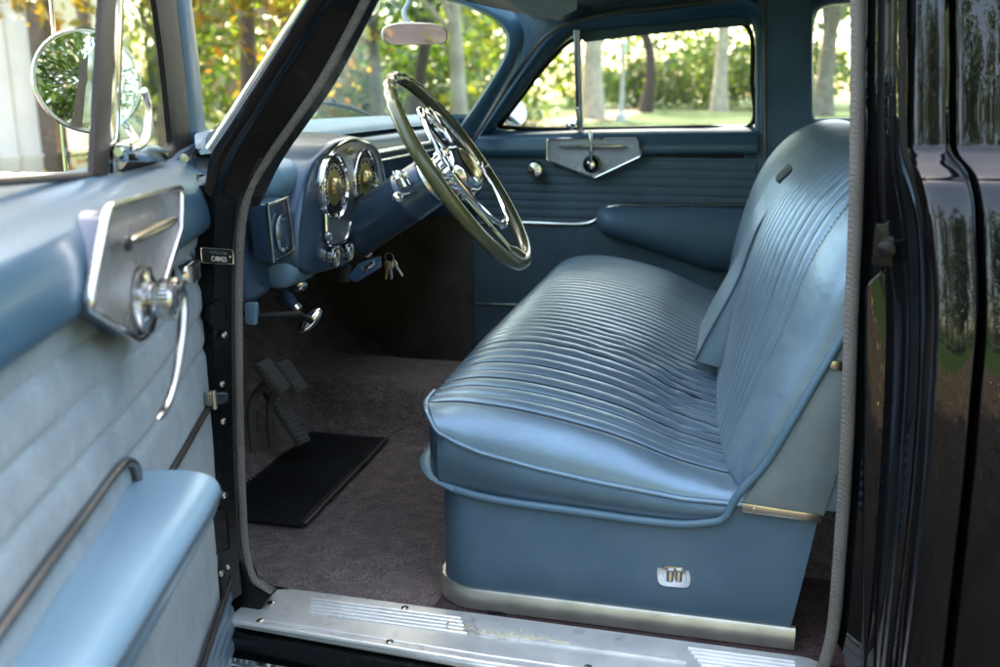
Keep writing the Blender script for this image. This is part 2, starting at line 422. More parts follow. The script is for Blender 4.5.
def shade_seam_faces(mb, ys_, n, p, lo, hi, first=0, skip=0, cut=.85):  # gives faces in the pleat grooves the painted crease shade
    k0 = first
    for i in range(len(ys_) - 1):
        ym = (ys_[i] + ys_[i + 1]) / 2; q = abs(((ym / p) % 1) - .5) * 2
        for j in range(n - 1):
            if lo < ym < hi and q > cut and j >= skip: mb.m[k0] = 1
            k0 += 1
def wrinkle(x, y):
    d = math.exp(-(((x + .055) / .09)**2 + ((y - .46) / .16)**2))
    n1 = noise.noise(Vector((x * 34 + y * 12, y * 70, 3)))
    d2 = math.exp(-(((x + .20) / .1)**2 + ((y - .55) / .14)**2))
    return d * (-.005 + .0052 * n1) + d2 * (.0030 * noise.noise(Vector((x * 26, y * 40, 9))) - .003)
ys = [YN + (YF - YN) * t for t in np.linspace(0, 1, 520)]
sx = np.linspace(0, 1, 64)
rows = []
for y in ys:
    corner = min(1, (y - YN) / .07); cx = .03 * (1 - corner)**2
    r = []
    # front face, rolling over to the top
    for t in np.linspace(0, 1, 12):
        xe = -.452 + cx + .014 * (1 - t); zt = cush(-.452 + cx, y); z = .575 + (zt - .575) * t
        r.append((xe, y, z))
    for t in sx[1:]:
        x = -.452 + cx + (.075 + .452 - cx) * t
        z = cush(x, y)
        a = smooth(x, -.46, -.42)
        pl = pleat(y, PLE, .0085) if y > YN + .036 else 0
        r.append((x, y, z + pl + wrinkle(x, y)))
    rows.append(r)
cm_ = MB().grid(rows); shade_seam_faces(cm_, ys, len(rows[0]), PLE, YN + .04, YF - .03, 0, 8)
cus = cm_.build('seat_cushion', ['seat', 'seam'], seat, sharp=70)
# boxing on the near end
wl = [(x, interp(x, near_x, near_z)) for x in np.linspace(-.418, .05, 40)]
cor = [(x_, y_, cush(x_ + .003, y_) - .001) for x_, y_ in ((-.453, .262), (-.4525, .232), (-.447, .197), (-.435, .174))]
rows = []
for t in np.linspace(0, 1, 8):
    r = [(x_ + .005 * math.sin(min(1, t * 1.6) * PI / 2), y_, z_ + (.578 - z_) * t) for x_, y_, z_ in cor]
    for x, z in wl:
        zb = zpipe(x) - .004
        xx = x
        r.append((xx, YN + .004 - .010 * math.sin(PI * t) * (z - zb > .02), z + (zb - z) * t))
    rows.append(r)
# close the front corner
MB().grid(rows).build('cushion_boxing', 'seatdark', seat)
w2 = [V(*q) + V(-.001, -.001, .001) for q in cor] + [V(x, YN - .001, z + .001) for x, z in wl]
MB().tube(resample(w2, 90), .0040, 8).build('welt', 'seat', seat)

# backrest
prof = catmull([(.030, .575), (-.004, .62), (.006, .70), (.021, .80), (.044, .90), (.068, .97), (.105, 1.035), (.160, 1.085), (.235, 1.108), (.300, 1.09), (.345, 1.03), (.355, .93), (.35, .60)], 7)
def back_row(y, off=0.0, arm=False):
    out = []
    dn = max(0, 1 - (y - .163) / .10); df = max(0, 1 - (1.42 - y) / .09)
    rr = .028 * (1 - math.sqrt(max(0, 1 - dn**2))) + .045 * (1 - math.sqrt(max(0, 1 - df**2)))
    drop = .03 * (1 - math.sqrt(max(0, 1 - dn**2))) + .06 * (1 - math.sqrt(max(0, 1 - df**2)))
    n = len(prof)
    for i, (x, z) in enumerate(prof):
        t = prof[min(i + 1, n - 1)] - prof[max(i - 1, 0)]; t = t / np.linalg.norm(t); nx, nz = -t[1], t[0]
        d = -rr * (1 if x < .25 else -.2)
        d += .010 * smooth(y, .3, .15) * smooth(z, .6, .7) * smooth(z, 1.05, .9)
        if .246 < y < 1.33: d += pleat(y, .0275, .0145 + .003 * smooth(y, .56, .40)) * (1 if i < n - 3 else 0)
        else:
            for ys_ in (.240, 1.335): d -= .0045 * math.exp(-((y - ys_) / .004)**2)
        d += off if not callable(off) else off(z)
        k = smooth(z, .75, 1.1); tq = min(1, max(0, (y - .163) / .45)); sh = (.030 + .062 * smooth(z, .60, .88)) * (1 - tq)**2.2 * (1 - smooth(x, .24, .36))
        out.append((x + sh + nx * d, y, z + nz * d - drop * k))
    return out
yb = sorted(list(np.linspace(.163, .242, 24)) + list(np.linspace(.246, 1.33, 530)) + list(np.linspace(1.334, 1.42, 14)))
mb = MB().grid([back_row(y) for y in yb]); shade_seam_faces(mb, yb, len(prof),   .0275, .248, 1.33, cut=.76)
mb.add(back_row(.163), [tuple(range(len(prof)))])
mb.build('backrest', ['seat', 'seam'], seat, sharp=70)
# stitch line along the margin
st = []
for i, q in enumerate(back_row(.240)[4:52]): st.append(V(*q) + V(-.0015, 0, .001))
mb = MB(); rs = resample(st, 150)
for i in range(0, 148, 2): mb.tube([rs[i], rs[i + 1]], .0009, 5)
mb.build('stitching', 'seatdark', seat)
# fold-down centre armrest, thicker towards its foot
def armoff(z): return -.006 * smooth(z, .93, .99) + .004 + .046 * smooth(z, .87, .64)
ya0, ya1 = .585, .90
arm_rows = []; full = None
keep = [i for i, (x, z) in enumerate(prof) if i <= 52 and z > .672 and i > 3 and x < .082]
for y in sorted([ya0 + .0] + list(np.linspace(ya0 + .004, ya1 - .004, 130)) + [ya1]):
    dd = min(y - ya0, ya1 - y); edge = .012 * (1 - math.sqrt(max(0, 1 - (1 - min(1, dd / .016))**2)))
    f = back_row(y, lambda z: armoff(z) - edge)
    b = back_row(y, -.004)
    r = [b[keep[0]]] + [f[i] for i in keep] + [b[keep[-1]]]
    arm_rows.append(r)
mb = MB().grid(arm_rows)
for yy, rr_ in ((ya0, arm_rows[0]), (ya1, arm_rows[-1])):
    b = back_row(yy, -.004); ring = rr_ + [b[i] for i in keep[::-1]]
    k = len(rr_)
    mb.add(ring, [(j, j + 1, len(ring) - 1 - j if False else k + (len(keep) - 1 - min(j, len(keep) - 1)), k + (len(keep) - 1 - max(0, min(j - 1, len(keep) - 1)))) for j in range(1, k - 2)])
mb.build('armrest', 'seat', seat, sharp=60)
e0 = [V(*r) + V(-.001, 0, 0) for r in arm_rows[2][1:-1]]
MB().tube(resample(e0, 60), .003, 6).build('armrest_welt', 'seatdark', seat)
# finger recess at the armrest head: a flush dark plate painted as its shade
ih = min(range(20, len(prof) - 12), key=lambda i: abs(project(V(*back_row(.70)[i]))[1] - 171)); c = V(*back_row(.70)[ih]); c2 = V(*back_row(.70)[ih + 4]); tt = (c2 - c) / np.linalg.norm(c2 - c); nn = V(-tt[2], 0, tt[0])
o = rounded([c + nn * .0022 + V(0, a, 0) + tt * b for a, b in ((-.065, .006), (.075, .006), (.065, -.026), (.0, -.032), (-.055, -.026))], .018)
MB().prism(o, -nn * .03, .003).build('finger_recess_shade', 'seam', seat)

# side of the backrest below the piping, its trim strip and clip
o = [at_y(*q, .157) for q in ((742, 504), (764, 470), (790, 428), (815, 386), (850, 330), (866, 330), (862, 400), (824, 517), (780, 516))]
MB().prism(o, (0, .05, 0), .003).build('side_panel', 'sidevinyl', seat)
o = [at_y(*q, .152) for q in ((742, 503), (780, 509), (822, 515), (822, 523), (780, 517), (742, 512))]
MB().prism(o, (0, .006, 0), .0015).lathe(at_y(754, 509, .151), (0, -1, 0), [(0, .0028), (.0012, .0026), (.0016, .001)], 10).build('trim_strip', 'agedchrome', seat)
MB().prism([at_y(*q, .153) for q in ((830, 361), (846, 361), (846, 371), (830, 369))], (0, .006, 0), .0015).build('clip', 'agedchrome', seat)
# seat control
o = rounded([at_y(*q, .164) for q in ((655, 559), (690, 562), (692, 590), (657, 587))], .014)
sw = MB().prism(o, (0, .012, 0), .003, 3)
sw.prism(rounded([at_y(*q, .1615) for q in ((662, 566), (685, 568), (687, 584), (664, 582))], .007), (0, .004, 0), .0012)
for a in (0, 1): sw.lathe(at_y(670 + 8.5 * a, 576, .157), (0.0, .2, 1), [(-.008, .0045), (-.007, .0055), (.007, .0055), (.008, .0045)], 12)
sw.build('seat_control', 'crankchrome', seat)

# ---------------------------------------------------------------- floor
rows = []
for x in np.linspace(-1.45, 1.5, 90):
    r = []
    for y in np.linspace(.11, 1.5, 60):
        z = .357 + .004 * noise.noise(Vector((x * 9, y * 9, 0)))
        toe = max(0, -x - .93) * .75 + max(0, -x - 1.1) * .6
        tun = .11 * smooth(y, .86, .98) * smooth(y, 1.34, 1.20) * smooth(x, -.35, -.62)
        toe2 = 0
        z += max(toe, tun, toe2 * .9)
        r.append((x, y, z))
    rows.append(r)
floor_ = MB().grid(rows).build('floor_carpet', 'carpet', car)
mb = MB()   # red-brown strip next to the sill
o = [(-.44, .122, .3612), (.20, .122, .3612), (.22, .40, .3612), (-.40, .40, .3612), (-.43, .16, .3612)]
mb.prism(o, (0, 0, .002)); mb.build('carpet_strip', 'carpetred', floor_)
mb = MB(); mb.box((-1.46, .77, .62), (.02, 1.4, .60)); mb.box((-1.05, 1.492, .70), (.66, .012, .72)); mb.box((-1.1, .085, .62), (.66, .012, .55))
mb.build('firewall', 'darkcarpet', car)

# pedals
def pedal(name, px, py, y, top, w=.05, h=.075):
    p = at_y(px, py, y); R = Matrix.Rotation(math.radians(-38), 3, 'Y')
    mb = MB().box(p, (.014, w, h), .004, R, seg=2)
    for k in range(-3, 4): mb.box(Vector(p) + R @ Vector((.008, 0, k * h / 8)), (.004, w * .9, h / 20), 0, R)
    q = p + V(-.05, 0, -.16); mb.tube(resample([p + V(-.008, 0, -.01), p + V(-.045, 0, -.05), q], 12), .009, 8)
    return mb.build(name, 'pedal', car)
pedal('clutch_pedal', 272, 377, .46, 0); pedal('brake_pedal', 290, 377, .56, 0)
p = at_y(285, 415, .60); R = Matrix.Rotation(math.radians(-40), 3, 'Y') @ Matrix.Rotation(math.radians(-10), 3, 'X')
mb = MB().box(p, (.012, .045, .15), .004, R)
for k in range(-6, 7): mb.box(Vector(p) + R @ Vector((.007, 0, k * .011)), (.003, .04, .004), 0, R)
mb.build('accelerator_pedal', 'pedal', car)

# ---------------------------------------------------------------- sill plate
ZS = .385
A = [at_z(*q, ZS) for q in ((243, 622), (265, 591), (285, 588))]
sx0, sx1 = -.700, .170
def sz(y): return ZS
out = rounded([V(-.722, .012, ZS), V(-.30, -.012, ZS), V(.17, -.014, ZS), V(.17, .118, ZS), V(-.665, .124, ZS), V(-.705, .105, ZS)], [.02, 0, .02, .03, .02, .03])
sill = MB().prism(out, (0, 0, -.012), .004, 3)
# raised tread with a sloping end and grooves
def tread(a, b, y0, y1, h, skew):
    o = [V(a, y0, ZS + h), V(b, y0, ZS + h), V(b + skew, y1, ZS + h), V(a + skew, y1, ZS + h)]
    sill.prism(o, (0, 0, -h - .001), min(.002, h * .8), 2)
tread(-.325, -.02, .060, .108, .0035, -.03)
for k in range(5): 
    y = .060 + k * .0095
    sill.tube([V(-.60 - k * .004, y, ZS + .0005), V(-.345 - k * .005, y, ZS + .0005)], .0026, 6)
    sill.tube([V(.00 - k * .005, y, ZS + .0005), V(.13, y, ZS + .0005)], .0026, 6)
sill.tube([V(-.69, .010, ZS - .001), V(-.30, -.006, ZS - .001), V(.165, -.008, ZS - .001)], .0045, 8)
sill.tube([V(-.66, .024, ZS), V(-.30, .012, ZS), V(.16, .010, ZS)], .002, 6)
sill = sill.build('sill_plate', 'alu', car)
for q in ((271, 603), (260, 621), (405, 608), (390, 642), (618, 641), (588, 667)):
    p = at_z(*q, ZS + .0005)
    MB().lathe(p, (0, 0, 1), [(-.002, .0062), (.0012, .0058), (.0026, .003), (.0028, .0005)], 14).box(p + V(0, 0, .0026), (.006, .0011, .0008), mi=1).build('screw', ['agedchrome', 'dial'], sill)
# script lettering on the tread, written as one pen line
pen = [[(.30, .95), (.2, 1.08), (.05, .95), (-.05, .5), (.02, .08), (.2, .0), (.42, .12)],
       [(.42, .12), (.62, .7), (.66, 1.1), (.58, 1.05), (.56, .5), (.55, .02), (.60, .35), (.72, .5), (.78, .3), (.80, .02), (.92, .12)],
       [(.92, .12), (1.02, .48), (1.05, .4), (1.15, .45), (1.14, .1), (1.22, .02), (1.34, .2), (1.38, .48), (1.40, .1), (1.52, .06), (1.62, .48), (1.58, -.3), (1.45, -.42), (1.42, -.25), (1.65, .1)],
       [(1.65, .1), (1.84, .5), (1.95, .2), (1.88, .0), (1.76, .06), (2.0, .1), (2.2, .7), (2.25, 1.08), (2.16, 1.0), (2.14, .3), (2.22, .02), (2.36, .14)],
       [(2.36, .14), (2.52, .34), (2.50, .48), (2.40, .4), (2.42, .05), (2.56, .02), (2.70, .2), (2.80, .5), (2.84, .42), (2.94, .44), (2.93, .1), (3.02, .02), (3.5, .0)]]
p0 = at_z(449, 629, ZS + .0040); p1 = at_z(570, 643, ZS + .0040); ex = (p1 - p0) / 3.5
ey = V(-.009, .0190, 0)
mb = MB()
for st in pen: mb.tube(catmull([p0 + ex * a + ey * b for a, b in st], 5), .0010, 6)
mb.build('sill_lettering', 'letter', sill)

# body below the sill, body shell, hood and roof
mb = MB()
prof_r = [(.124, .372), (.02, .372), (-.014, .368), (-.022, .350), (-.020, .335), (-.045, .332), (-.055, .31), (-.05, .22), (.0, .20), (.124, .20)]
mb.grid([[(x, y + (.02 if x < -.6 else 0), z) for y, z in prof_r] for x in (-.80, -.70, -.45, -.2, .1, .35)], True, True)
body = mb.build('body', 'jamb', car)
MB().tube([V(-.85, -.012, .333), V(-.3, -.034, .334), V(.33, -.040, .334)], .008, 8).build('rocker_trim', 'chrome', body)
# hood and cowl
rows = []
for x in np.linspace(-.80, -2.6, 22):
    r = []
    for t in np.linspace(-1, 1, 21):
        y = .77 + t * .92; f = 1 - abs(t)**7
        z = .62 + .40 * f + .055 * smooth(x, -1.1, -.8) * f - .10 * smooth(x, -1.6, -2.7)
        r.append((x - .10 * t * t * 0, y, z))
    rows.append(r)
MB().grid(rows).build('hood', 'black', car)
# roof
rows = []
for x in np.linspace(-.52, 1.9, 20):
    drop = .10 * smooth(x, -.1, -.55) + .22 * smooth(x, 1.0, 1.95)
    rows.append([(x, .77 + .70 * t, 1.475 - drop * .7 - .045 * abs(t)**4) for t in np.linspace(-1, 1, 17)])
MB().grid(rows).build('roof', 'black', car)
rows = []
for x in np.linspace(-.50, 1.9, 20):
    drop = .075 * smooth(x, -.1, -.52) + .22 * smooth(x, 1.0, 1.95)
    rows.append([(x, .77 + .685 * t, 1.450 - drop * .75 - .030 * abs(t)**4) for t in np.linspace(-1, 1, 17)])
MB().grid(rows).build('headliner', 'headliner', car)
mb = MB(); mb.box((1.85, .77, .80), (.03, 1.45, .55)); mb.box((1.2, .77, .62), (.55, 1.3, .16), .04)
mb.prism([V(1.05, .1, .42), V(1.05, 1.44, .42), V(1.05, 1.44, .66), V(1.05, .1, .66)], (.5, 0, 0), .05)
mb.prism([V(1.5, .1, .62), V(1.5, 1.44, .62), V(1.62, 1.44, 1.08), V(1.62, .1, 1.08)], (.15, 0, 0), .05)
mb.build('rear_seat', 'valance', car)

rows = []
for x in np.linspace(-.50, 1.9, 16):
    e = .07 * smooth(x, -.1, -.55) + .2 * smooth(x, 1.0, 1.95)
    rows.append([(x, y, z - e) for y, z in ((.045, 1.375), (.10, 1.372), (.13, 1.40), (.12, 1.438), (.075, 1.430), (.045, 1.405))])
MB().grid(rows, True, True).build('roof_rail', 'black', car)
# ---------------------------------------------------------------- near door opening: pillars
# front pillar jamb
PW = [(399, -62), (372, -12), (323, 78), (268, 158), (251, 186), (243, 214), (239, 260), (239, 400), (242, 500), (246, 552), (254, 580), (270, 595)]
wl3 = [at_y(*q, .062) for q in PW]
MB().tube(resample(wl3, 160), .0066, 12).build('windlace', 'windlace', car)
# dusty edging beside the windlace
ed = [at_y(px - 6.5, py, .055) for px, py in PW[3:]]
pill = MB()
# upper raked post: three stepped faces
def pp_(lst, y): return [at_y(*q, y) for q in lst]
pill.band(pp_([(364, -64), (337, -14), (262, 105), (224, 168), (216, 200)], .028), pp_([(395, -64), (368, -14), (318, 82), (262, 165), (240, 210)], .058), (.0, .06, 0), 30)
MB().band(pp_([(345, -64), (318, -14), (243, 105), (212, 152), (204, 190)], .004), pp_([(364, -64), (337, -14), (262, 105), (224, 168), (216, 200)], .016), (.0, .05, 0), 30, crown=.004).build('pillar_flange', 'black', car)
# lower jamb faces
pill.band(pp_([(216, 190), (214, 250), (214, 400), (216, 560), (218, 612)], .016), pp_([(240, 200), (234, 250), (234, 400), (238, 520), (246, 590)], .056), (-.03, .03, 0), 30)
pill.band(pp_([(170, 185), (170, 400), (175, 690)], .03), pp_([(216, 186), (214, 400), (218, 640)], .018), (-.02, .04, 0), 20)
pill.prism([at_y(*q, .05) for q in ((214, 600), (240, 560), (250, 585), (270, 598), (245, 630), (225, 640))], (0, .03, 0), .004)
pillar = pill.build('door_pillar', 'jamb', car)
MB().tube(resample(ed, 80), .003, 6).build('edging', 'brownrubber', pillar)
mb = MB().band(pp_([(337, -64), (310, -14), (236, 100), (206, 146)], .002), pp_([(345, -64), (318, -14), (243, 105), (212, 152)], .002), (0, .02, 0), 30, crown=.004)
mb.build('drip_rail', 'chrome', pillar)
# number plate, hinge, screws, holes
JN = np.cross(at_y(214, 300, .016) - at_y(234, 300, .056), V(0, 0, 1)); JN /= np.linalg.norm(JN)
if np.dot(JN, CAM - at_y(225, 300, .04)) < 0: JN = -JN
jx = (at_y(234, 300, .056) - at_y(214, 300, .016)); jx /= np.linalg.norm(jx); jz = V(0, 0, 1)
def jamb(px, py): return at_plane(px, py, at_y(234, 300, .056), JN)
pc = jamb(218, 256) + JN * .0075
o = rounded([pc + jx * a + jz * b for a, b in ((-.045, -.0105), (.019, -.0105), (.019, .0105), (-.045, .0105))], .004)
idp = MB().prism([q + JN * .003 for q in o], -JN * .011, .0008).lathe(pc + jx * .013 + JN * .003, JN, [(0, .0018), (.001, .0012)], 10, mi=1)
idp = idp.build('identification_plate', ['rubber', 'letter'], pillar)
fr = [q + JN * .0034 for q in o]; MB().tube(fr + [fr[0]], .0007, 5).build('plate_rim', 'agedchrome', pillar)
text_mesh('VEHICLE NO.', .0062, pc + JN * .0040 + jx * -.011 + jz * .0045, jx, jz, JN, 'plate_wording', 'agedchrome', pillar, .0002)
text_mesh('C48425', .0100, pc + JN * .0040 + jx * -.011 - jz * .0042, jx, jz, JN, 'plate_number', 'ivory', pillar, .0002)
for q, r in (((218, 314), .021), ):
    p = jamb(*q); MB().lathe(p + JN * .0015, JN, [(0, r), (.002, r), (.002, r * .82), (-.01, r * .8)], 24).lathe(p + JN * .001, JN, [(0, r * .8), (.0005, .001)], 24, mi=1).build('access_hole', ['jamb', 'dial'], pillar)
for q in ((224, 335), (222, 384), (223, 421), (224, 495), (221, 573), (228, 566)):
    p = jamb(*q); MB().lathe(p, JN, [(0, .0055), (.002, .005), (.0035, .002), (.0036, .0005)], 12).box(p + JN * .0035, (.006, .0012, .001), mi=1).build('screw', ['agedchrome', 'dial'], pillar)
p = jamb(218, 397); hg = MB()
hg.prism(rounded([p + jx * a + jz * b + JN * .002 for a, b in ((-.03, -.011), (.012, -.009), (.014, .006), (-.03, .011))], .004), JN * .006, .002).tube([p + jx * -.02 + JN * .010 - jz * .014, p + jx * -.02 + JN * .010 + jz * .014], .005, 10)
hg.build('hinge', 'agedchrome', pillar)
p = jamb(222, 530); o = rounded([p + jx * a + jz * b + JN * .001 for a, b in ((-.022, -.034), (.012, -.034), (.012, .034), (-.022, .034))], .005)
mb = MB().prism(o, -JN * .02, 0, mi=1); fr = [q + JN * .001 for q in o]; mb.tube(fr + [fr[0]], .0016, 6, mi=0); mb.build('latch_opening', ['jamb', 'dial'], pillar)

# rear post with its windlace
PR = [(858.5, -75), (858, -12), (857.5, 100), (856, 200), (851, 320), (847, 440), (840, 550), (832, 635), (822, 672)]
MB().tube(resample([at_y(*q, .062) for q in PR], 120), .0085, 12).build('windlace', 'windlace', car)
rp = MB()
rp.band(pp_([(860, -75), (860, -12), (859, 200), (852, 400), (836, 640)], .075), pp_([(876, -75), (876, -12), (876, 190), (884, 300), (878, 480), (862, 690)], .055), (0, .03, 0), 30)
rp.band(pp_([(876, -75), (876, -12), (876, 190), (884, 300), (878, 480), (862, 690)], .050), pp_([(890, -75), (890, -12), (892, 160), (903, 230), (906, 330), (898, 480), (878, 690)], .012), (0, .05, 0), 40, crown=.004)
rp.band(pp_([(890, -75), (890, -12), (892, 160), (903, 230), (906, 330), (898, 480), (878, 690)], .006), pp_([(899, -75), (899, -12), (900, 158), (916, 210), (921, 330), (913, 480), (888, 690)], -.004), (0, .06, 0), 40, crown=.005)
rp.prism(rounded([at_y(*q, .046) for q in ((866, 285), (884, 268), (893, 282), (893, 690), (862, 690))], .01), (0, .02, 0), .006, 3)
rpost = rp.build('rear_post', 'black', car)
for off, q in ((0, (890, 232)),):
    p = at_y(890, 246, .03); mb = MB().lathe(p, (-.3, -1, 0), [(-.01, .013), (.004, .012), (.005, .006), (.022, .006), (.023, .010), (.028, .010), (.030, .004)], 16)
    mb.prism(rounded([p + V(-.018, .004, -.026), p + V(.012, -.002, -.026), p + V(.012, -.002, .026), p + V(-.018, .004, .026)], .005), (0, .008, 0), .002)
    mb.build('striker', 'jamb', rpost)
# rubber strips between post and rear door
mb = MB().tube(resample(pp_([(903, -75), (903, -12), (904, 150), (914, 180), (924, 230), (929, 330), (921, 480), (897, 690)], -.004), 60), .004, 8)
mb.build('door_seal', 'rubber', rpost)
# outer skins: post strip and rear door, stepping out over the belt ledge
def skin(A, rows_n=60):
    # A: list of (py, px_left, px_right_or_None, Y)
    pyv = [a[0] for a in A]; out = []
    t = np.linspace(pyv[0], pyv[-1], rows_n)
    P_ = catmull([(a[0], a[1], a[2], a[3]) for a in A], 8)
    return P_
S1 = [(-75, 908, 947.5, .058), (-14, 908, 948, .042), (60, 908, 948.5, .027), (140, 908, 949, .012), (149, 908.5, 949.5, .009), (158, 911, 954, .000), (168, 916, 963, -.012), (177, 920, 969, -.023), (184, 922, 971, -.032), (205, 927, 975, -.044), (240, 931, 977, -.055), (285, 934, 979, -.0665), (330, 934, 979, -.0755), (400, 930, 973, -.082), (480, 925, 966, -.082), (570, 915, 956, -.075), (690, 901, 943, -.060)]
def skin_rows(S, which, extra=None):
    P_ = catmull(S, 6); rows = []
    for q in P_:
        a = at_y(q[1], q[0], q[3]); b = at_y(q[2], q[0], q[3])
        if which == 'post':
            w = [a + (b - a) * t for t in (0, .04, .12, .5, .88, .96, 1)]
            for i, dy in ((0, .012), (1, .003), (5, .003), (6, .012)): w[i] = w[i] + V(0, dy, 0)
            w = [w[0] + V(0, .04, 0)] + w + [w[-1] + V(0, .04, 0)]
        else:
            x0 = b[0] + .006
            xs = [x0, x0 + .003, x0 + .010, x0 + .06, x0 + .2, x0 + .45, x0 + .9]
            w = [V(x, b[1], b[2] + (x - x0) * .0) for x in xs]; w[0][1] += .012; w[1][1] += .003
            w = [w[0] + V(0, .04, 0)] + w
        rows.append(w)
    return rows
MB().grid(skin_rows(S1, 'post')).build('post_skin', 'black', rpost)
rd = MB().grid(skin_rows(S1, 'door')).build('rear_door', 'black', car)

# ---------------------------------------------------------------- dashboard
DX = -.705
da = MB()
def wbase(y): return -.97 + .25 * (2 * (y - .02) / 1.45 - 1)**2 + .012
# main fascia profile swept across the car
fp = catmull([(-.98, 1.085), (-.88, 1.098), (-.80, 1.098), (-.765, 1.088), (-.748, 1.065), (-.745, 1.03), (-.765, .985), (-.775, .93), (-.77, .89), (-.785, .855), (-.84, .835), (-.95, .85)], 5)
rows = []
for y in np.linspace(.10, 1.47, 30):
    e = max(0, abs(y - .77) - .60) / .1; rows.append([(max(x - .03 * e, wbase(y)), y, z) for x, z in fp])
da.grid(rows)
dash = da.build('dashboard', 'darkpaint', car)
# padded top reaching to the glass
rows = []
for y in np.linspace(.10, 1.46, 40):
    w = ((y - .77) / .7)**2
    rows.append([(max(x, wbase(y)), y, z + .006 * (1 - w)) for x, z in catmull([(-1.12 + .26 * w, 1.085), (-1.0 + .17 * w, 1.10), (-.88 + .06 * w, 1.109), (-.80 + .0 * w, 1.109), (-.762, 1.098), (-.752, 1.086)], 5)])
MB().grid(rows).build('dash_top', 'dashtop', dash)
# chrome and ivory strips on the passenger half
MB().tube([V(-.742, .62, 1.046), V(-.742, 1.44, 1.046)], .006, 8, mi=0).tube([V(-.744, .62, 1.028), V(-.744, 1.44, 1.028)], .004, 8, mi=0).build('dash_trim', 'agedchrome', dash)
# left end of the fascia
le = MB()
o = catmull([at_x(*q, -.715)[1:] for q in ((246, 190), (258, 186), (268, 205), (274, 250), (279, 278), (270, 292), (252, 303), (246, 300))], 5, True)
le.prism([V(-.715, a, b) for a, b in o], (-.10, 0, 0), .012, 4); le.build('dash_end', 'darkpaint', dash)
# instrument housing
BX = -.664
hous = [(300, 268), (303, 200), (312, 165), (326, 147), (345, 137), (362, 137), (376, 146), (385, 165), (390, 190), (390, 222), (352, 262), (335, 270)]
oh = catmull([at_x(*q, BX)[1:] for q in hous], 6, True)
cen = np.mean(oh, axis=0); rows = []
for dx, s_ in ((-.16, 1.10), (-.10, 1.07), (-.04, 1.03), (-.012, 1.0), (-.003, .985), (0, .96), (0, .0)):
    rows.append([V(BX + dx, *(cen + (q - cen) * s_)) for q in oh])
MB().grid(rows, True).build('instrument_housing', 'darkpaint', dash)
# left cheek of the housing blending to the fascia
# patterned instrument panel with chrome rim
ip = [(324, 208), (322, 186), (325, 164), (334, 149), (347, 141), (362, 142), (375, 151), (381, 170), (383, 192), (379, 212), (360, 214), (350, 221), (345, 238), (337, 243), (327, 243)]
oi = catmull([at_x(*q, BX + .003) for q in ip], 6, True)
MB().prism(oi, (.002, 0, 0)).build('instrument_panel', 'plate', dash)
MB().tube([q + V(.003, 0, 0) for q in oi] + [oi[0] + V(.003, 0, 0)], .0034, 8).build('panel_rim', 'chrome', dash)
def gauge(px, py, r, name='gauge', big=True):
    c = at_x(px, py, BX + .005); g = MB()
    ax = (1, 0, .0)
    g.lathe(c, ax, [(-.004, r), (.004, r), (.007, r * .98), (.007, r * .94), (.002, r * .90)], 40, mi=0, cap=False)
    g.lathe(c, ax, [(.0022, r * .92), (.0024, .0001)], 40, mi=1, cap=False)
    if big:
        g.lathe(c + V(.0045, 0, 0), ax, [(-.002, r * .54), (-.0012, r * .53), (-.001, .0001)], 40, mi=2, cap=False)
        g.lathe(c + V(.005, 0, 0), ax, [(0, r * .30), (.006, r * .26), (.009, r * .1), (.0092, .0001)], 24, mi=4, cap=False)
        for k in range(25):
            a = math.radians(-40 + k * 260 / 24); d = V(0, math.cos(a), math.sin(a)); l = .10 if k % 3 else .16
            g.box(c + V(.0030, 0, 0) + d * r * (.70 - l / 2), (.0006, .0016, r * l), 0, Matrix.Rotation(a - PI / 2, 3, 'X'), mi=3)
        a = math.radians(140); d = V(0, math.cos(a), math.sin(a)); g.tube([c + V(.008, 0, 0), c + V(.008, 0, 0) + d * r * .7], [.0016, .0004], 5, mi=3)
        for k in range(4):
            a = (k - 2) / 9 * 2 * PI; d = V(0, math.cos(a), math.sin(a)); g.box(c + V(.0035, 0, 0) + d * r * .83, (.004, r * .26, r * .10), .0008, Matrix.Rotation(a - PI / 2, 3, 'X'), mi=0)
    else:
        g.lathe(c + V(.0045, 0, 0), ax, [(0, r * .55), (.003, r * .5), (.0035, .0001)], 20, mi=5, cap=False)
    o = g.build(name, ['chrome', 'dial', 'gold', 'ivory', 'medal', 'agedchrome'], dash); return o
gauge(333, 187, .057); gauge(364, 179, .057)
gauge(333, 257, .0165, 'small_gauge', False); gauge(347, 251, .0165, 'small_gauge', False)
MB().prism([V(BX + .006, *q) for q in (at_x(338, 152, BX)[1:], at_x(345, 147.5, BX)[1:], at_x(352, 150, BX)[1:], at_x(345, 155, BX)[1:])], (.005, 0, 0), .001).build('panel_ornament', 'medal', dash)
MB().lathe(at_x(327, 236, BX + .004), (1, 0, 0), [(0, .009), (.008, .008), (.010, .004)], 14).build('dash_knob', 'chrome', dash)
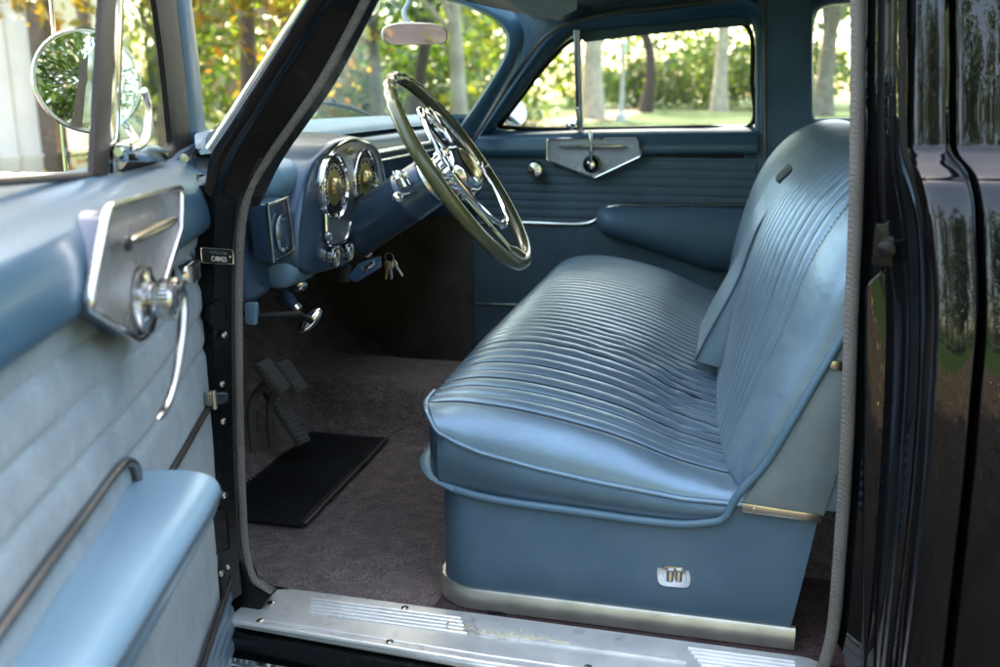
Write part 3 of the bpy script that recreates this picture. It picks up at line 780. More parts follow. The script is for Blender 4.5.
# padded rolls and the ornament panel between them
def roll(q, x, r, mat='padblue'):
    (xa, ya), (xb, yb) = q
    a = at_x(xa, ya, x); b = at_x(xb, yb, x); d = (b - a); n = 14; pts = []; rr = []
    for t in np.linspace(-1, 1, 22):
        k = abs(t); pts.append(a + d * (t + 1) / 2); rr.append(r * (1 - max(0, (k - .72) / .28)**2.6 * .75))
    return MB().tube(pts, rr, 20).build('padded_roll', mat, dash)
roll(((258, 183), (299, 177)), -.715, .034); roll(((274, 270), (304, 259)), -.705, .034)
o = [at_x(*q, -.672) for q in ((266, 205), (286, 197), (292, 250), (272, 262))]
MB().prism(o, (-.03, 0, 0), .003).build('ornament_panel', 'darkpaint', dash)
mb = MB(); mb.tube([q + V(.002, 0, 0) for q in o] + [o[0] + V(.002, 0, 0)], .003, 8)
mb.build('ornament_trim', 'agedchrome', dash)
c = at_x(280.5, 233, -.671); mb = MB()
el = [c + V(.001, .021 * math.cos(a), .030 * math.sin(a)) for a in np.linspace(0, 2 * PI, 24, endpoint=False)]
mb.prism(el, (.004, 0, 0), .0015); mb.box(c + V(.007, 0, 0), (.006, .010, .045), .002, mi=1); mb.build('ornament', ['chrome', 'darkpaint'], dash)
# under-dash: knob, brake pull, bracket, tab
p = at_y(299, 283, .30); MB().lathe(p, (.6, -.5, -.6), [(-.03, .006), (0, .007), (.003, .012), (.010, .012), (.014, .008), (.016, .002)], 16).build('vent_knob', 'agedchrome', dash)
p0 = at_y(252, 316, .14); p1 = at_y(300, 314, .17); c = at_y(311, 321, .20)
mb = MB().tube([p0, p1, c], .0055, 10, mi=1)
a, b = at_y(300, 332, .205), at_y(321, 309, .215); k = (b - a)
mb.tube([a + k * t for t in np.linspace(0, 1, 15)], [.003 + .0105 * math.sin(PI * t)**.6 for t in np.linspace(0, 1, 15)], 12, flat=.85)
mb.build('brake_pull', ['chrome', 'rubber'], dash)
mb = MB().tube([at_y(281, 288, .27), at_y(295, 306, .26)], .009, 12).lathe(at_y(295, 306, .26), (.5, 0, -.6), [(0, .0095), (.008, .0095), (.010, .004)], 12, mi=1).build('cable_sleeve', ['darkpaint', 'agedchrome'], dash)
MB().prism(rounded([at_y(*q, .12) for q in ((244, 303), (256, 303), (255, 326), (245, 324))], .004), (0, .01, 0), .002).build('bracket', 'padblue', dash)
mb = MB().prism([at_y(*q, .34) for q in ((346, 278), (358, 264), (376, 258), (376, 270), (356, 283))], (0, .03, 0), .003)
mb.build('heater_lever', 'darkpaint', dash)
MB().prism(rounded([at_y(*q, .336) for q in ((360, 266), (374, 261), (374, 266), (362, 272))], .002), (0, .01, 0), .001).build('lever_plate', 'chrome', dash)

for k, (ya, yb, zl) in enumerate(((.22, .50, .80), (.28, .60, .78), (.45, .85, .81))):
    MB().tube(resample([V(-.86, ya, .86), V(-.87, ya + .04, zl), V(-.90, (ya + yb) / 2, zl - .03), V(-.95, yb, zl + .02), V(-1.1, yb + .03, .85)], 30), .004 + .001 * k, 8).build('wiring', 'rubber', dash)
# ---------------------------------------------------------------- steering
WC = at_y(455.5, 175.0, .47); WA = V(.81, .065, .58); WA /= np.linalg.norm(WA); WY = V(0, 1, 0) - WA * WA[1]; WY /= np.linalg.norm(WY); WZ = np.cross(WA, WY); CP = WC + V(0.002, 0, .019); CA = V(.837, 0, .547); WZ = -WZ if WZ[2] < 0 else WZ
cs = MB()
cs.lathe(CP, CA, [(-.250, .046), (-.245, .047), (-.115, .047), (-.113, .048), (-.108, .048), (-.106, .0465), (-.062, .0455), (-.056, .042)], 36)
colm = cs.build('steering_column', 'darkpaint', car)
MB().lathe(CP, CA, [(-.056, .0425), (-.050, .041), (-.034, .034), (-.022, .030), (-.014, .026)], 32).build('column_collar', 'agedchrome', colm)
MB().lathe(CP, CA, [(-.262, .053), (-.240, .054), (-.236, .052), (-.236, .047)], 32).box(CP - CA * .247 + V(0, -.03, -.045), (.018, .03, .07), .004).build('column_boot', 'brownrubber', colm)
# gear indicator and turn signal lever
p = at_y(405, 180, .40); gi = MB().tube([p + V(.0, 0, -.012), p + V(-.008, 0, .004)], [.012, .010], 10).tube([p + V(-.008, 0, .004), p + V(-.012, 0, .016)], [.014, .005], 10)
for k in range(5):
    a = k / 5 * 2 * PI; gi.lathe(p + V(-.008 + .012 * math.cos(a), .012 * math.sin(a), .006), (0, 0, 1), [(0, .003), (.006, .0035), (.010, .001)], 8)
gi.build('gear_indicator', 'chrome', colm)
a, b = CP - CA * .075 + V(0, -.03, 0), at_y(399, 197, .33)
MB().tube([a, (a + b) / 2 + V(0, 0, -.002), b], [.005, .0042, .0045], 10).lathe(b, b - a, [(-.004, .004), (0, .008), (.008, .0095), (.014, .007), (.017, .001)], 14).build('turn_signal_lever', 'chrome', colm)
c = at_y(472, 190, .60); a = CP - CA * .085 + V(0, .03, 0)
MB().tube([a, (a + c) / 2, c], [.006, .0055, .005], 10, mi=0).lathe(c, c - a, [(-.012, .006), (-.006, .014), (.004, .017), (.012, .013), (.018, .002)], 16, mi=1).build('gear_lever', ['chrome', 'paint'], colm)
sw_ = MB(); NR = 120
rim = []; rr = []
for i in range(NR):
    t = 2 * PI * i / NR; d = math.cos(t) * WY + math.sin(t) * WZ
    ripple = .0007 * math.cos(t * 34) if .22 < t / PI < .78 else 0
    rim.append(WC + WA * .012 + d * (.196 + ripple * .6)); rr.append(.0112 + ripple)
def ring_tube(mb, pts, rads, seg=14, mi=0):
    n = len(pts); rows = []
    for i in range(n):
        d = (pts[i] - WC); d -= WA * np.dot(d, WA); d /= np.linalg.norm(d)
        rows.append([pts[i] + rads[i] * (math.cos(a) * d + 1.08 * math.sin(a) * WA) for a in np.linspace(0, 2 * PI, seg, endpoint=False)])
    rows.append(rows[0]); mb.grid(rows, True, False, mi)
ring_tube(sw_, rim, rr)
for t in (PI, 0, -PI / 2):
    d = math.cos(t) * WY + math.sin(t) * WZ; sw_.tube([WC + WA * .012 + d * .190, WC + WA * .008 + d * .172, WC + WA * .004 + d * .160], [.014, .012, .007], 10)
wheel = sw_.build('steering_wheel', 'olive', car)
for t in (PI, 0, -PI / 2):
    d = math.cos(t) * WY + math.sin(t) * WZ; s_ = np.cross(WA, d); sp = MB()
    for k in (-1, 1): sp.tube([WC + WA * -.008 + d * .03 + s_ * k * .012, WC + WA * .002 + d * .12 + s_ * k * .008, WC + WA * .008 + d * .172 + s_ * k * .006], .0030, 8)
    sp.tube([WC + WA * .008 + d * .170 - s_ * .009, WC + WA * .010 + d * .176, WC + WA * .008 + d * .170 + s_ * .009], .004, 8)
    sp.build('spoke', 'chrome', wheel)
hr = []
for t in np.linspace(0, 2 * PI, 90, endpoint=False):
    d = math.cos(t) * WY + math.sin(t) * WZ; r = .120
    up = math.exp(-((t - PI / 2) / .16)**2); r -= .045 * up; 
    hr.append(WC + WA * (.024 + .004 * up) + d * r)
mb = MB(); ring_tube(mb, hr, [.0042] * 90, 8)
for t in (PI, 0, -PI / 2):
    d = math.cos(t) * WY + math.sin(t) * WZ; mb.lathe(WC + WA * .022 + d * .120, WA, [(-.008, .006), (.004, .008), (.007, .004)], 12)
lp = [WC + WA * .02 + WY * a + WZ * b for a, b in ((-.034, .045), (-.050, .105), (-.030, .125), (0, .095), (.03, .125), (.05, .105), (.034, .045))]
mb.tube(resample(lp, 50), .005, 8); mb.build('horn_ring', 'chrome', wheel)
mb = MB().lathe(WC, WA, [(-.03, .030), (-.012, .046), (-.004, .050), (.006, .050), (.010, .046)], 36, mi=0)
for k in range(18):
    a = k / 18 * 2 * PI; d = math.cos(a) * WY + math.sin(a) * WZ; mb.tube([WC + d * .05 - WA * .010, WC + d * .052 + WA * .004], .002, 6)
mb.lathe(WC, WA, [(.006, .047), (.022, .046), (.030, .041), (.032, .037)], 36, mi=1)
mb.lathe(WC, WA, [(.031, .037), (.037, .030), (.041, .016), (.042, .0003)], 36, mi=2)
mb.lathe(WC, WA, [(.0322, .0375), (.0335, .036), (.0335, .034), (.032, .033)], 36, mi=3, cap=False)
mb.build('hub', ['chrome', 'chrome', 'medal', 'dial'], wheel)

# ---------------------------------------------------------------- windshield, mirror, visor, far pillar
# windshield surface between both pillars
def wpt(t, s_):
    y = .02 + (1.47 - .02) * t; w = (2 * t - 1)**2
    b = V(-.97 + .25 * w, y, 1.085); tp = V(-.60 + .16 * w, .77 + (y - .77) * .93, 1.375 - .015 * w)
    return b + (tp - b) * s_
MB().grid([[wpt(t, s_) for t in np.linspace(0, 1, 25)] for s_ in np.linspace(0, 1, 8)]).build('windshield', 'tglass', car)
MB().tube([wpt(t, 0) + V(-.008, 0, -.004) for t in np.linspace(.05, 1, 40)], .007, 8).build('windshield_trim', 'chrome', car)
rows = []
for x in np.linspace(-.722, -1.6, 14):
    rows.append([(x, y0 - .03 * smooth(x, -.72, -1.2), z) for y0, z in ((.06, 1.062), (.02, 1.055), (-.005, 1.035), (-.018, .99), (-.022, .8), (-.02, .4))])
MB().grid(rows).build('cowl_side', 'black', car)
# header rail above the glass
mb = MB(); hp = [at_y(*q, 1.30) for q in ((390, -30), (440, -6), (478, 6), (505, 22))]
mb.band([wpt(t, 1.0) + V(.012, 0, -.012) for t in np.linspace(0, 1, 12)], [wpt(t, 1.0) + V(.075, 0, .035) for t in np.linspace(0, 1, 12)], (-.01, 0, .03), 40, crown=.005)
# garnish round the far end of the windshield and down its post
gA = [at_plane(*q, (-.60, 1.36, 1.2), (.35, -.9, -.1)) for q in ((440, -4), (470, 6), (498, 20), (509, 36), (507, 54), (488, 88), (462, 126))]
gB = [at_plane(*q, (-.56, 1.40, 1.2), (.35, -.9, -.1)) for q in ((448, -14), (485, -4), (513, 12), (524, 34), (519, 60), (498, 96), (474, 136))]
mb.band(gA, gB, (-.02, .05, 0), 40, crown=.006)
mb.build('windshield_frame', 'paint', car)
# far front windlace
MB().tube(resample([at_far(*q, -.03) for q in ((474, 140), (500, 98), (524, 64), (540, 42), (560, 27), (600, 15), (680, 5), (752, -4))], 60), .0055, 8).build('windlace', 'windlace', car)
# rear view mirror
mc = at_y(415, 34, .70); mn = V(.42, -.87, -.20); mn /= np.linalg.norm(mn); mx_ = np.cross(V(0, 0, 1), mn); mx_ /= np.linalg.norm(mx_); mz = np.cross(mn, mx_)
ol = [(-.066, -.006), (-.062, .010), (-.045, .018), (.0, .021), (.045, .018), (.062, .008), (.065, -.008), (.058, -.016), (.0, -.020), (-.058, -.018)]
oc = catmull([mc + mx_ * a + mz * b for a, b in ol], 5, True); mid = np.mean(oc, axis=0)
rows = [[mid + (q - mid) * s_ - mn * d for q in oc] for s_, d in ((.94, -.003), (1, -.001), (1.0, .006), (.85, .016), (.4, .022), (.01, .023))]
rv = MB().grid(rows, True).build('rear_view_mirror', 'ivory', car)
MB().prism([mid + (q - mid) * .95 + mn * .0035 for q in oc], -mn * .002).build('mirror_glass', 'mirror', rv)
MB().tube(resample([mc - mn * .018, at_y(404, 14, .73), at_y(408, 4, .75), at_y(416, -14, .78)], 24), .0055, 10).build('stem', 'visor', rv)
# sun visor folded against the header
vz = [at_z(*q, 1.352) for q in ((448, -40), (498, -4), (534, 20), (560, 18), (577, 10), (578, -40))]
MB().prism(rounded(vz, .02), (0, 0, .016), .006, 3).build('sun_visor', 'visor', car)
# wiper
w0, w1 = at_y(318, 106, .62) + V(-.1, 0, 0), None
wp = [at_plane(*q, wpt(.4, .08), (-.6, 0, .75)) + V(-.004, 0, .006) for q in ((316, 105), (335, 106.5), (352, 110), (370, 117))]
MB().tube(resample(wp, 20), [.003] * 4 + [.006] * 12 + [.004] * 4, 8).lathe(wp[1], (0, 0, 1), [(-.004, .008), (.008, .006), (.012, .002)], 10).build('windshield_wiper', 'rubber', car)
# antenna on the cowl
a0, a1 = at_y(68, 190, .06), at_y(49, -20, .06)
MB().tube([a0 + (a0 - a1) * .4, a0, a1, a1 + (a1 - a0) * .8], [.004, .0033, .0026, .002], 8).lathe(a0 + (a0 - a1) * .4, (0, 0, 1), [(-.01, .014), (.01, .012), (.02, .006)], 12).build('antenna', 'chrome', car)

# ---------------------------------------------------------------- far (passenger) door
Yd = 1.5
def far_rows(x0, x1, zs, f, nx=3):
    return [[(x, f(z), z) for x in np.linspace(x0, x1, nx)] for z in zs]
def pleatz(z, lo, hi, p, d): return (d * (abs(((z / p) % 1) - .5) * 2)**3) if lo < z < hi else 0
xL, xR = -.722, .066
zs = np.linspace(.30, .998, 260)
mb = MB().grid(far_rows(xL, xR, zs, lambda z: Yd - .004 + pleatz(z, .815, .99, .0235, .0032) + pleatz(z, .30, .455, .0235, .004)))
fdoor = mb.build('door', ['farcloth'], car)
# belt garnish with its ledge
prof_b = catmull([(Yd + .002, .990), (Yd - .016, .994), (Yd - .020, 1.006), (Yd - .016, 1.030), (Yd - .010, 1.048), (Yd + .010, 1.058), (Yd + .050, 1.066), (Yd + .06, 1.04)], 5)
rows = []
for x, kz in ((xL, -.002), (-.6, -.001), (-.4, .006), (-.2, .012), (xR, .018)): rows.append([(x, y, z + kz + .002) for y, z in prof_b])
MB().grid(rows).build('window_sill', 'paint', fdoor)
# window frame: opening outlines as bands
openg = [(494, 129), (520, 94), (545, 62), (566, 40), (578, 33), (600, 30), (680, 23), (735, 17), (750, 21), (755, 34), (755, 80), (755, 129)]
outer = [(478, 138), (508, 94), (531, 62), (552, 36), (572, 23), (600, 17), (680, 9), (738, 0), (757, 4), (764, 22), (764, 80), (764, 136)]
fr = MB()
fr.band([at_far(*q, .02) for q in openg], [at_far(*q, -.01) for q in outer], (0, .05, 0), 90, crown=.007)
fr.build('window_frame', 'paint', fdoor)
inn = [(499, 127), (523, 95), (548, 63), (568, 43), (580, 38), (600, 35), (680, 28), (733, 22), (747, 26), (752, 38), (752, 80), (751, 125), (700, 127), (600, 129), (540, 129)]
MB().tube([q for q in resample([at_far(*q, .03) for q in inn + [inn[0]]], 110)], .0062, 8).build('window_seal', 'rubber', fdoor)
MB().band([at_far(*q, .0) for q in ((573, 30), (577, 132))], [at_far(*q, .0) for q in ((580, 30), (583, 132))], (0, .03, 0), 6, crown=.003).build('division_bar', 'agedchrome', fdoor)
fp_ = MB().band([at_far(*q, .045) for q in ((458, 142), (488, 98), (511, 62), (519, 36), (508, 10), (478, -10), (430, -24))], [at_far(*q, .045) for q in ((488, 142), (516, 98), (540, 62), (560, 36), (580, 21), (620, 10), (720, -4))], (0, .05, 0), 50)
fp_.band([at_far(*q, .03) for q in ((556, 44), (574, 33), (600, 26), (680, 18), (738, 9), (770, 6), (860, -4), (1060, -8))], [at_far(*q, .02) for q in ((540, 0), (560, -14), (600, -24), (680, -32), (738, -40), (770, -44), (860, -52), (1060, -58))], (0, .06, 0), 60)
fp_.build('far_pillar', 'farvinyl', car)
# pulled-down dark top seal of the main pane
MB().band([at_far(*q, .025) for q in ((574, 26), (660, 16), (752, 8))], [at_far(*q, .022) for q in ((584, 42), (660, 33), (751, 25))], (0, .02, 0), 20).build('top_seal', 'farcloth', fdoor)
gp = [at_far(*q, .04) for q in ((496, 130), (545, 63), (566, 40), (580, 32), (680, 24), (735, 18), (754, 24), (755, 131))]
MB().prism(gp, (0, .004, 0)).build('window_pane', 'glass', fdoor)
# vent latch
p = at_far(577, 122, -.01); MB().lathe(at_far(571, 126, -.005), (0, -1, 0), [(0, .012), (.010, .010), (.014, .003)], 14).tube(resample([at_far(566, 126, -.015), p, at_far(577, 108, -.02)], 14), .004, 8).build('vent_latch', 'chrome', fdoor)
# escutcheon with the window crank
es = [(547, 139), (638, 137), (641, 156), (594, 178), (547, 160)]
eo = rounded([at_y(*q, Yd - .026) for q in es], .008, 4)
MB().prism(eo, (0, .022, 0), .003, 2).build('escutcheon', 'plate', fdoor)
MB().tube([q + V(0, -.001, 0) for q in eo] + [eo[0] + V(0, -.001, 0)], .0026, 7).build('escutcheon_rim', 'chrome', fdoor)
a, b = at_y(558, 146.5, Yd - .030), at_y(626, 146, Yd - .030)
MB().tube([a + (b - a) * t for t in np.linspace(0, 1, 20)], [.0015 + .0055 * math.sin(PI * t)**.35 for t in np.linspace(0, 1, 20)], 10, flat=.7).build('grip', 'agedchrome', fdoor)
c = at_y(592, 164, Yd - .026)
cr = MB().lathe(c, (0, -1, 0), [(-.002, .026), (.003, .025), (.004, .019), (-.0, .017)], 28, mi=1).lathe(c, (0, -1, 0), [(0, .014), (.02, .013), (.03, .011), (.032, .002)], 20)
cr.tube(resample([c + V(0, -.024, 0), c + V(.0, -.030, .02), at_y(591, 143, Yd - .060), at_y(590, 131, Yd - .055)], 20), [.006] * 10 + [.005] * 10, 10)
cr.build('window_crank', ['chrome', 'dial'], fdoor)
c = at_y(537, 169, Yd - .004); MB().lathe(c, (0, -1, 0), [(0, .012), (.014, .011), (.018, .022), (.030, .0245), (.040, .020), (.044, .002)], 20).build('lock_knob', 'chrome', fdoor)
# trim: bright line with a step up over the armrest
tr = [at_y(*q, Yd - .006) for q in ((443, 224), (520, 222.5), (588, 223), (598, 218), (603, 210), (612, 206.5), (660, 205.5), (768, 204.5))]
MB().tube(resample(tr, 60), .0052, 8).build('trim', 'agedchrome', fdoor)
MB().tube([V(xL, Yd - .005, .563), V(xR, Yd - .005, .575)], .004, 8).build('trim', 'agedchrome', fdoor)
# armrest
ax0 = at_y(597, 225, Yd)[0]; rows = []
for t in np.linspace(0, 1, 30):
    x = ax0 + (.16 - ax0) * t; zt = .860 + .010 * t - .012 * (1 - smooth(t, -.02, .05)); zb = .790 - .100 * min(1, t / .62) + .010 * (1 - smooth(t, -.01, .04))
    dpt = .060 * smooth(t, -.05, .07); mz_ = (zt + zb) / 2; hz = (zt - zb) / 2
    rows.append([(x, Yd - dpt * max(0, math.sin(a))**.8, mz_ + hz * math.cos(a)) for a in np.linspace(0, PI, 16)])
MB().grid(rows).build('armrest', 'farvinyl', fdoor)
# outside mirror on the far door
c = at_y(513, 112, 1.72); om = MB().lathe(c, (.60, -.72, .38), [(-.03, .004), (-.026, .02), (-.012, .040), (0, .045), (.003, .044), (.004, .041)], 28).tube([c + V(-.02, 0, -.01), c + V(-.03, -.05, -.03), V(c[0] - .04, 1.58, c[2] - .07)], .008, 10)
om = om.build('outside_mirror', 'chrome', fdoor)
MB().grid([[(x, 1.60 + .05 * math.sin((z - .3) * 2.6), z) for x in (-.74, .07)] for z in np.linspace(.28, 1.06, 14)]).build('outer_skin', 'black', fdoor)

# far centre post, rear door and quarter
mb = MB().band([at_far(*q, -.002) for q in ((757, -8), (757, 60), (757, 140), (757, 330))], [at_far(*q, -.012) for q in ((812, -8), (812, 60), (812, 140), (812, 330))], (0, .08, 0), 30, crown=.006)
mb.band([at_far(*q, .05) for q in ((744, 136), (744, 200), (744, 330))], [at_far(*q, .05) for q in ((775, 136), (775, 200), (775, 330))], (0, .03, 0), 12)
fpost = mb.build('far_post', 'farvinyl', car)
MB().tube(resample([at_far(*q, -.022) for q in ((764.5, -8), (765, 60), (765.5, 140), (765.5, 230))], 20), .0038, 8).build('post_welt', 'windlace', fpost)
mb = MB().grid([[(x, 1.49, z) for x in (.17, 1.1)] for z in (.30, .7, 1.0, 1.085)])
frd = mb.build('rear_door', 'farcloth', car)
mb = MB(); ro = [(815, 118), (815, 20), (822, 8), (880, 2), (1010, 0), (1040, 20), (1040, 116)]; rO = [(808, 130), (808, 14), (816, -4), (880, -12), (1010, -14), (1056, 10), (1056, 128)]
mb.band([at_far(*q, .02) for q in ro], [at_far(*q, -.008) for q in rO], (0, .05, 0), 70, crown=.005)
mb.band([at_far(*q, .03) for q in ((808, 119), (1050, 113))], [at_far(*q, -.01) for q in ((808, 136), (1050, 134))], (0, .03, 0), 8, crown=.004)
mb.build('window_frame', 'paint', frd)
MB().prism([at_far(*q, .04) for q in ((814, 120), (816, 6), (1010, -4), (1044, 10), (1044, 120))], (0, .004, 0)).build('window_pane', 'glass', frd)
for yq in (1.5, .04): MB().box((1.55, yq, .85), (.75, .06, 1.15)).build('rear_quarter', 'farvinyl', car)

# ---------------------------------------------------------------- the open driver's door
dp = MB(); us = np.linspace(0, 1, 80); zz = np.linspace(.24, 1.0, 190)
def ulead(z): return interp(z, [.25, .48, .73, 1.02], [-.035, -.02, -.14, -.215])
rows = []
for z in zz:
    r = []; u0 = ulead(z)
    for t in us:
        u = u0 + (.95 - u0) * t
        n = 0.0
        zz_ = z + .0
        if z > .775: n -= .0058 * (abs((((z - .03 * noise.noise(Vector((u * 2, 1, 2)))) / .048) % 1) - .5) * 2)**4
        if z < .44: n -= .007 * (abs(((z / .026) % 1) - .5) * 2)**3
        n += .0025 * noise.noise(Vector((u * 9, z * 9, 4)))
        if t < .04: n -= .010 * (1 - t / .04)**2
        r.append(dw(u, n, z))
    rows.append(r)
dp.grid(rows)
ddoor = dp.build('door', 'cloth', car)
ddoor['label'] = 'driver door swung wide open, with cloth panel and crank'
fdoor['label'] = 'closed passenger door beyond the steering wheel'
rd['label'] = 'glossy black rear door skin beside the post'; frd['label'] = 'closed far rear door behind the seat'
# lower vinyl skirt, flaring slightly
mb = MB(); rows = []
for z in np.linspace(.22, .452, 70):
    rows.append([dw(u, .010 + .007 * (z - .45) * -4 - .006 * (abs(((z / .024) % 1) - .5) * 2)**3, z) for u in np.linspace(-.03, .95, 12)])
mb.grid(rows).build('lower_panel', 'seat', ddoor)
# painted garnish with its shelf
pr = catmull([(-.012, .982), (.010, .985), (.020, .994), (.022, 1.010), (.016, 1.035), (.004, 1.056), (-.018, 1.072), (-.05, 1.083), (-.085, 1.086), (-.10, 1.07)], 6)
rows = []
for t in np.linspace(0, 1, 60):
    u = -.225 + t * 1.18
    lift = .012 * smooth(u, .35, -.2) * 0
    dz = .010 * smooth(u, -.05, .5)
    rows.append([dw(u + (.03 if z < 1.0 and t == 0 else 0), n - (.012 if t == 0 else (.003 if t < .02 else 0)), z + dz + .0 - .012 * smooth(u, .1, -.2) * 0) for n, z in pr])
rows.insert(0, [dw(-.222, n - .03, z) for n, z in pr])
garn = MB().grid(rows, False).build('window_sill', 'paint', ddoor)
# bright edge where the shelf meets the glass
MB().tube([door_pt(-20, 184, -.05), door_pt(93, 175, -.05), door_pt(150, 167, -.05)], .004, 8).build('sill_trim', 'brownrubber', ddoor)
# outer skin
mb = MB(); mb.grid([[dw(u, -.115 - .04 * math.sin((z - .2) / .87 * PI), z) for u in np.linspace(-.20, .95, 6)] for z in np.linspace(.2, 1.075, 14)])
mb.build('outer_skin', 'black', ddoor)
MB().prism([dw(.951, n, z) for n, z in ((-.004, .24), (.0, .98), (.018, 1.0), (.01, 1.05), (-.05, 1.08), (-.10, 1.07), (-.15, .75), (-.13, .22))], tuple(V(DU[0], DU[1], 0) * .004)).build('door_edge', 'black', ddoor)
# upright frame at the hinge end, with rubber seal
def dpl(lst, n): return [door_pt(*q, n) for q in lst]
fr = MB()
fr.band(dpl([(176, -14), (184, 60), (190, 130), (192, 158), (185, 164)], -.045), dpl([(190, -14), (199, 60), (205, 120), (210, 168), (211, 186)], -.035), (-DN[0] * .015, -DN[1] * .015, 0), 40, crown=.005)
fr.prism([door_pt(*q, -.036) for q in ((186, 150), (205, 140), (211, 185), (150, 172), (170, 165))], tuple(V(-DN[0], -DN[1], 0) * .03), .004)
fr.build('window_frame', 'paint', ddoor)
MB().band(dpl([(154, -14), (164, 60), (171, 130), (172, 142), (160, 150), (128, 155)], -.050), dpl([(176, -14), (184, 60), (191, 135), (190, 156), (176, 164), (118, 172)], -.046), (-DN[0] * .008, -DN[1] * .008, 0), 50, crown=.004).build('window_seal', 'rubber', ddoor)
# division bar: brown rubber channel and chrome edge
MB().band(dpl([(103, -14), (93, 175)], -.045), dpl([(117, -14), (109, 175)], -.045), (-DN[0] * .006, -DN[1] * .006, 0), 8, crown=.002).build('division_bar', 'brownrubber', ddoor)
MB().band(dpl([(117, -14), (109, 175)], -.046), dpl([(124, -14), (118, 174)], -.05), (-DN[0] * .006, -DN[1] * .006, 0), 8, crown=.003).build('division_trim', 'chrome', ddoor)
MB().prism(dpl([(116, -14), (160, -14), (176, 150), (112, 172)], -.062), tuple(V(-DN[0], -DN[1], 0) * .004)).build('vent_pane', 'glass', ddoor)
# vent latch: foot, hooked lever
lv = MB().tube(resample(dpl([(118, 152), (132, 149), (143, 142), (148, 130), (149, 110), (146, 95), (144, 90)], -.030), 40), [.005] * 12 + [.0058] * 20 + [.0045] * 8, 10)
lv.prism(rounded(dpl([(116, 144), (130, 138), (150, 146), (160, 152), (158, 162), (118, 162)], -.040), .004), tuple(V(DN[0], DN[1], 0) * .012), .003)
lv.lathe(door_pt(125, 147, -.028), tuple(V(DN[0], DN[1], 0)), [(0, .008), (.006, .007), (.008, .002)], 12)
lv.build('vent_latch', 'chrome', ddoor)
# round mirror on the outside of the door
c = door_pt(88, 81, -.155); tocam = CAM - c; tocam /= np.linalg.norm(tocam)
ax = tocam * 1.0 + V(.10, -.02, .12); ax /= np.linalg.norm(ax); R_ = np.linalg.norm(CAM - c) * 46 / 962
hm = MB().lathe(c, ax, [(-.03, .004), (-.028, .02), (-.018, R_ * .75), (-.004, R_ * .99), (.003, R_ * 1.01), (.006, R_ * .98), (.006, R_ * .93), (.002, R_ * .92)], 48)
hm.tube([c - ax * .012, door_pt(128, 128, -.13), door_pt(142, 148, -.09)], .006, 10)
hm.build('outside_mirror', 'chrome', ddoor)
MB().lathe(c, ax, [(.0030, R_ * .94), (.0042, R_ * .5), (.0046, .0003)], 48, cap=False).build('mirror_glass', 'mirror', ddoor)
# escutcheon plate
def DV(px, py, n): return door_pt(px, py, n)
eo = [DV(*q, .028) for q in ((108, 207), (181, 187), (181, 230), (148, 334), (138, 340), (91, 309), (90, 296))]
eo = rounded(eo, [.012, .01, .0, .012, .01, .012, .02], 5)
dn3 = V(DN[0], DN[1], 0)
MB().prism([q - dn3 * .003 for q in eo], -dn3 * .002, .0008, 1).build('escutcheon', 'plate', ddoor)
MB().prism([DV(109, 214, .012) * 0 + (q + (np.mean(eo, axis=0) - q) * .06) - dn3 * .006 for q in eo], -dn3 * .02, .003, 2).build('escutcheon_base', 'darkpaint', ddoor)
MB().tube(eo + [eo[0]], .0036, 9).build('escutcheon_rim', 'chrome', ddoor)
a, b = DV(125, 243, .036), DV(174, 219, .036)
mb = MB().tube([a + (b - a) * t for t in np.linspace(0, 1, 20)], [.003 + .007 * math.sin(PI * t)**.4 for t in np.linspace(0, 1, 20)], 12, flat=.6)
mb.lathe(DV(126, 243, .036), dn3, [(0, .0085), (.004, .0075), (.005, .003)], 14, mi=1)
mb.build('grip', ['agedchrome', 'dial'], ddoor)
# crank: collar, ribbed hub, long curved lever
c0 = DV(146, 300, .030); c1 = DV(160, 297, .068)
axc = dn3
mb = MB().lathe(c0, axc, [(-.004, .034), (.004, .033), (.006, .026), (.008, .022)], 36)
mb.lathe(c0, axc, [(.006, .017), (.012, .0175), (.013, .0195), (.026, .0195), (.029, .017), (.032, .006), (.033, .001)], 36)
for k in range(28):
    a = k / 28 * 2 * PI; u3 = V(DU[0], DU[1], 0); d = math.cos(a) * u3 + math.sin(a) * V(0, 0, 1); mb.tube([c0 + axc * .014 + d * .0197, c0 + axc * .025 + d * .0197], .0013, 5)
lev = [c0 + axc * .028, DV(172, 287, .058), DV(181, 292, .060), DV(183, 315, .061), DV(180, 350, .061), DV(174, 385, .060), DV(166, 408, .057), DV(157, 420, .054)]
mb.tube(resample(lev, 50), [.0085] * 8 + list(np.linspace(.0062, .0036, 30)) + [.004] * 8 + [.004, .0035, .0025, .0012], 12)
mb.build('window_crank', 'crankchrome', ddoor)
# lock knob: ribbed oblong
c = DV(179, 272, .002); rows_ = MB()
uR = V(DU[0], DU[1], 0)
o = rounded([c + uR * a + V(0, 0, 1) * b + dn3 * .0 for a, b in ((-.030, -.013), (.030, -.013), (.030, .013), (-.030, .013))], .011)
rows_.prism(o, dn3 * .016, .004, 2)
for k in range(4): rows_.tube([c + dn3 * .019 + uR * (-.018 + k * .012) + V(0, 0, -.011), c + dn3 * .019 + uR * (-.018 + k * .012) + V(0, 0, .011)], .0045, 8)
rows_.build('lock_knob', 'chrome', ddoor)
# trims
MB().tube(resample([dw(-.15, .004, .738), dw(.10, .004, .738), dw(.44, .004, .738)], 20), .0045, 8).build('trim', 'brownrubber', ddoor)
MB().tube([dw(-.03, .012, .452), dw(.9, .012, .452)], .0045, 8).build('trim', 'brownrubber', ddoor)
